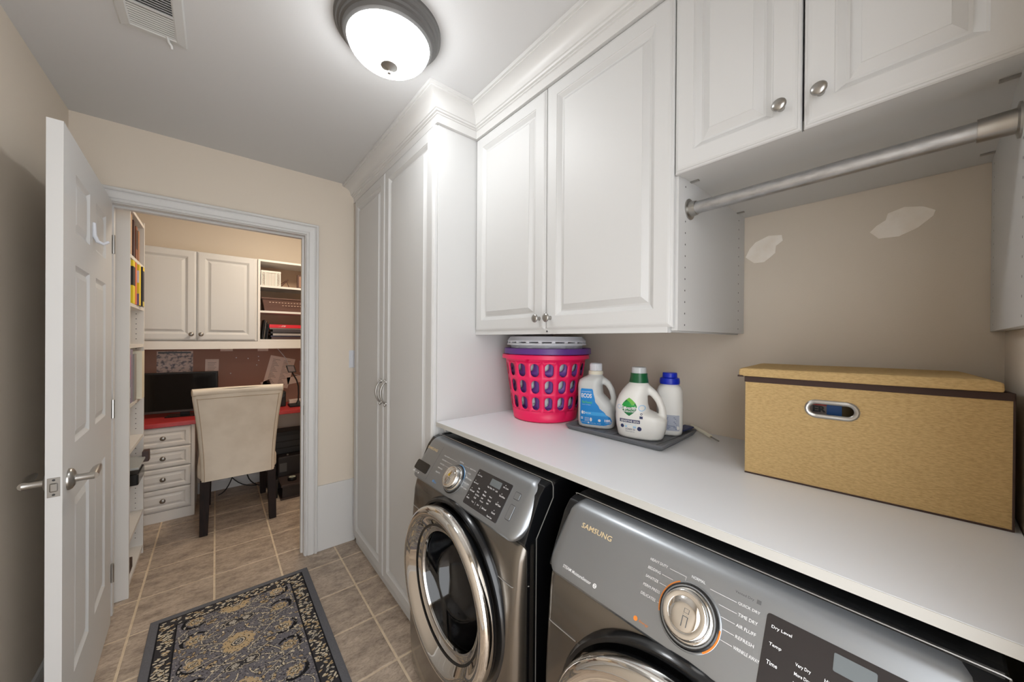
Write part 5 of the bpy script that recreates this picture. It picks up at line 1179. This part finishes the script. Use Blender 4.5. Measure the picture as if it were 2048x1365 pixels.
def leg(x, y, dx, dy, z1, w0, w1):
    a = [Vector((x+dx+sx*w0/2, y+dy+sy*w0/2, 0.001)) for sx, sy in ((-1, -1), (1, -1), (1, 1), (-1, 1))]; b = [Vector((x+sx*w1/2, y+sy*w1/2, z1)) for sx, sy in ((-1, -1), (1, -1), (1, 1), (-1, 1))]
    return MB().loops([a, b]).build('leg', ESP, ch, bevel=0.003)
for x in (-0.055, 0.335): leg(x, 3.345, -0.008 if x < 0 else 0.008, -0.04, 0.385, 0.046, 0.058)
for x in (-0.05, 0.33): leg(x, 3.89, 0, 0.0, 0.385, 0.042, 0.055)

# ---- desk lamp and small dark things on the desk
ls_ = thing('desk_lamp', (0.60, 3.93, 0.752), 'small black gooseneck lamp with a square head on the desk', 'lamp')
part('base', BLACKM, ls_, 0.53, 0.72, 3.86, 3.99, 0.7526, 0.772, bevel=0.004)
MB().lathe([(0.022, 0.772), (0.02, 0.778), (0.009, 0.80), (0.006, 0.81)], (0.61, 3.93, 0), (0, 0, 1), 16).build('collar', BLACKM, ls_, smooth=40)
MB().tube([(0.61, 3.93, 0.80), (0.613, 3.93, 0.87), (0.61, 3.93, 0.94), (0.595, 3.93, 1.0), (0.57, 3.93, 1.05), (0.558, 3.925, 1.075)], 0.0065, 8).build('gooseneck', BLACKM, ls_, smooth=50)
hd = MB(); hO = (0.548, 3.92, 1.11); hd.obox(hO, (0.97, 0, 0.0), (-0.25, 0.15, 0.95), (0, -1, 0.12), -0.035, 0.035, -0.036, 0.036, -0.006, 0.006)
hh_ = hd.build('head', BLACKM, ls_, bevel=0.004)
MB().obox(hO, (0.97, 0, 0.0), (-0.25, 0.15, 0.95), (0, -1, 0.12), -0.026, 0.026, -0.027, 0.027, 0.0055, 0.0075).build('lens', mat('lens_grey', rgb(112, 98, 98), 0.3), hh_)
sp = thing('speaker', (0.475, 3.98, 0.752), 'small black speaker on the desk behind the chair', 'speaker')
part('body', BLACKM, sp, 0.445, 0.512, 3.95, 4.03, 0.7526, 0.895, bevel=0.008)
MB().lathe([(0.024, 0), (0.02, 0.003), (0.0005, 0.001)], (0.478, 3.95, 0.86), (0, -1, 0), 16).build('driver', CHARC, sp)
part_tab = MB().obox((0.55, 4.03, 0.7526), (1, 0, 0), (0, 1, 0), (0, 0, 1), 0, 0.14, 0, 0.06, 0, 0.045)
tag(part_tab.build('note_block', PAPER, bevel=0.002), 'pale block of note paper behind the desk lamp', 'paper')

# ---- dark things under the desk
cb = thing('computer_tower', (0.60, 4.06, 0), 'black computer case standing under the desk', 'computer')
part('case', BLACKM, cb, 0.36, 0.86, 3.98, 4.17, 0.001, 0.505, bevel=0.006)
for k in range(3): part('drive_bay', CHARC, cb, 0.40, 0.84, 3.976, 3.981, 0.30+0.06*k, 0.345+0.06*k, bevel=0.002)
pr_ = thing('shredder', (0.55, 3.92, 0), 'dark box with a small grey label under the desk', 'shredder')
part('body', mat('brown_black', rgb(38, 32, 31), 0.5), pr_, 0.44, 0.66, 3.86, 3.965, 0.001, 0.30, bevel=0.01)
part('label', colmat('shade_grey', (84, 82, 80)), pr_, 0.452, 0.51, 3.857, 3.861, 0.16, 0.24, bevel=0.001)
MB().lathe([(0.01, 0), (0.008, 0.01), (0.0005, 0.012)], (0.52, 3.90, 0.30), (0, 0, 1), 10).build('button', NICKEL, pr_)
lb = thing('low_stand', (0.58, 3.70, 0), 'low dark wooden stand on the floor under the desk', 'stand')
DKW = mat('dark_wood', rgb(62, 50, 46), 0.45)
part('top', DKW, lb, 0.435, 0.75, 3.60, 3.84, 0.105, 0.125, bevel=0.003)
part('front', mat('darker_wood', rgb(44, 36, 34), 0.5), lb, 0.445, 0.74, 3.605, 3.62, 0.014, 0.105)
part('plinth', DKW, lb, 0.43, 0.75, 3.59, 3.84, 0.001, 0.014)
tp = thing('tape_roll', (0.53, 3.70, 0.125), 'roll of dark tape with a pale core on the low stand', 'tape')
MB().lathe([(0.018, 0.1255), (0.034, 0.1255), (0.036, 0.130), (0.036, 0.150), (0.034, 0.153), (0.018, 0.153)], (0.53, 3.70, 0), (0, 0, 1), 24).build('roll', BLACKM, tp, smooth=40)
MB().lathe([(0.010, 0.126), (0.010, 0.1545), (0.026, 0.1545), (0.026, 0.126)], (0.53, 3.70, 0), (0, 0, 1), 24).build('core', colmat('tape_core', (190, 196, 178)), tp, smooth=40)
bn = MB(); bn.loops([[Vector((x, y, z)) for x, y in ((0.355-k, 3.66-k), (0.425+k, 3.66-k), (0.425+k, 3.82+k), (0.355-k, 3.82+k))] for z, k in ((0.001, -0.008), (0.17, 0.0), (0.165, -0.01))])
tag(bn.build('waste_bin', BLACKG, bevel=0.004), 'small black bin beside the low wooden stand', 'bin')
for k, (a, b, c_) in enumerate((((0.05, 4.18, 0.30), (0.10, 4.12, 0.02), (0.30, 4.10, 0.008)), ((0.16, 4.19, 0.32), (0.12, 4.10, 0.012), (0.02, 4.05, 0.007)), ((0.24, 4.19, 0.26), (0.18, 4.12, 0.03), (0.36, 4.03, 0.008)))):
    A_, B2, C2 = Vector(a), Vector(b), Vector(c_); pts = [A_*(1-t)**2+B2*2*t*(1-t)+C2*t*t for t in [i/10 for i in range(11)]]
    tag(MB().tube(pts, 0.0045, 6).build('cable', BLACKM), ('black cable trailing left under the desk', 'middle black cable under the desk', 'black cable trailing right under the desk')[k], 'cable', 'cables under the desk')
part_b = MB().prism(bbp, lambda u, v, t: Vector((t, OYB-u, v)), -0.12, OXR); struct('baseboard_office', part_b, TRIM)
for o in bpy.data.objects:
    if o.name.startswith('lettering'): o['kind'] = 'stuff'
bpy.context.view_layer.update()
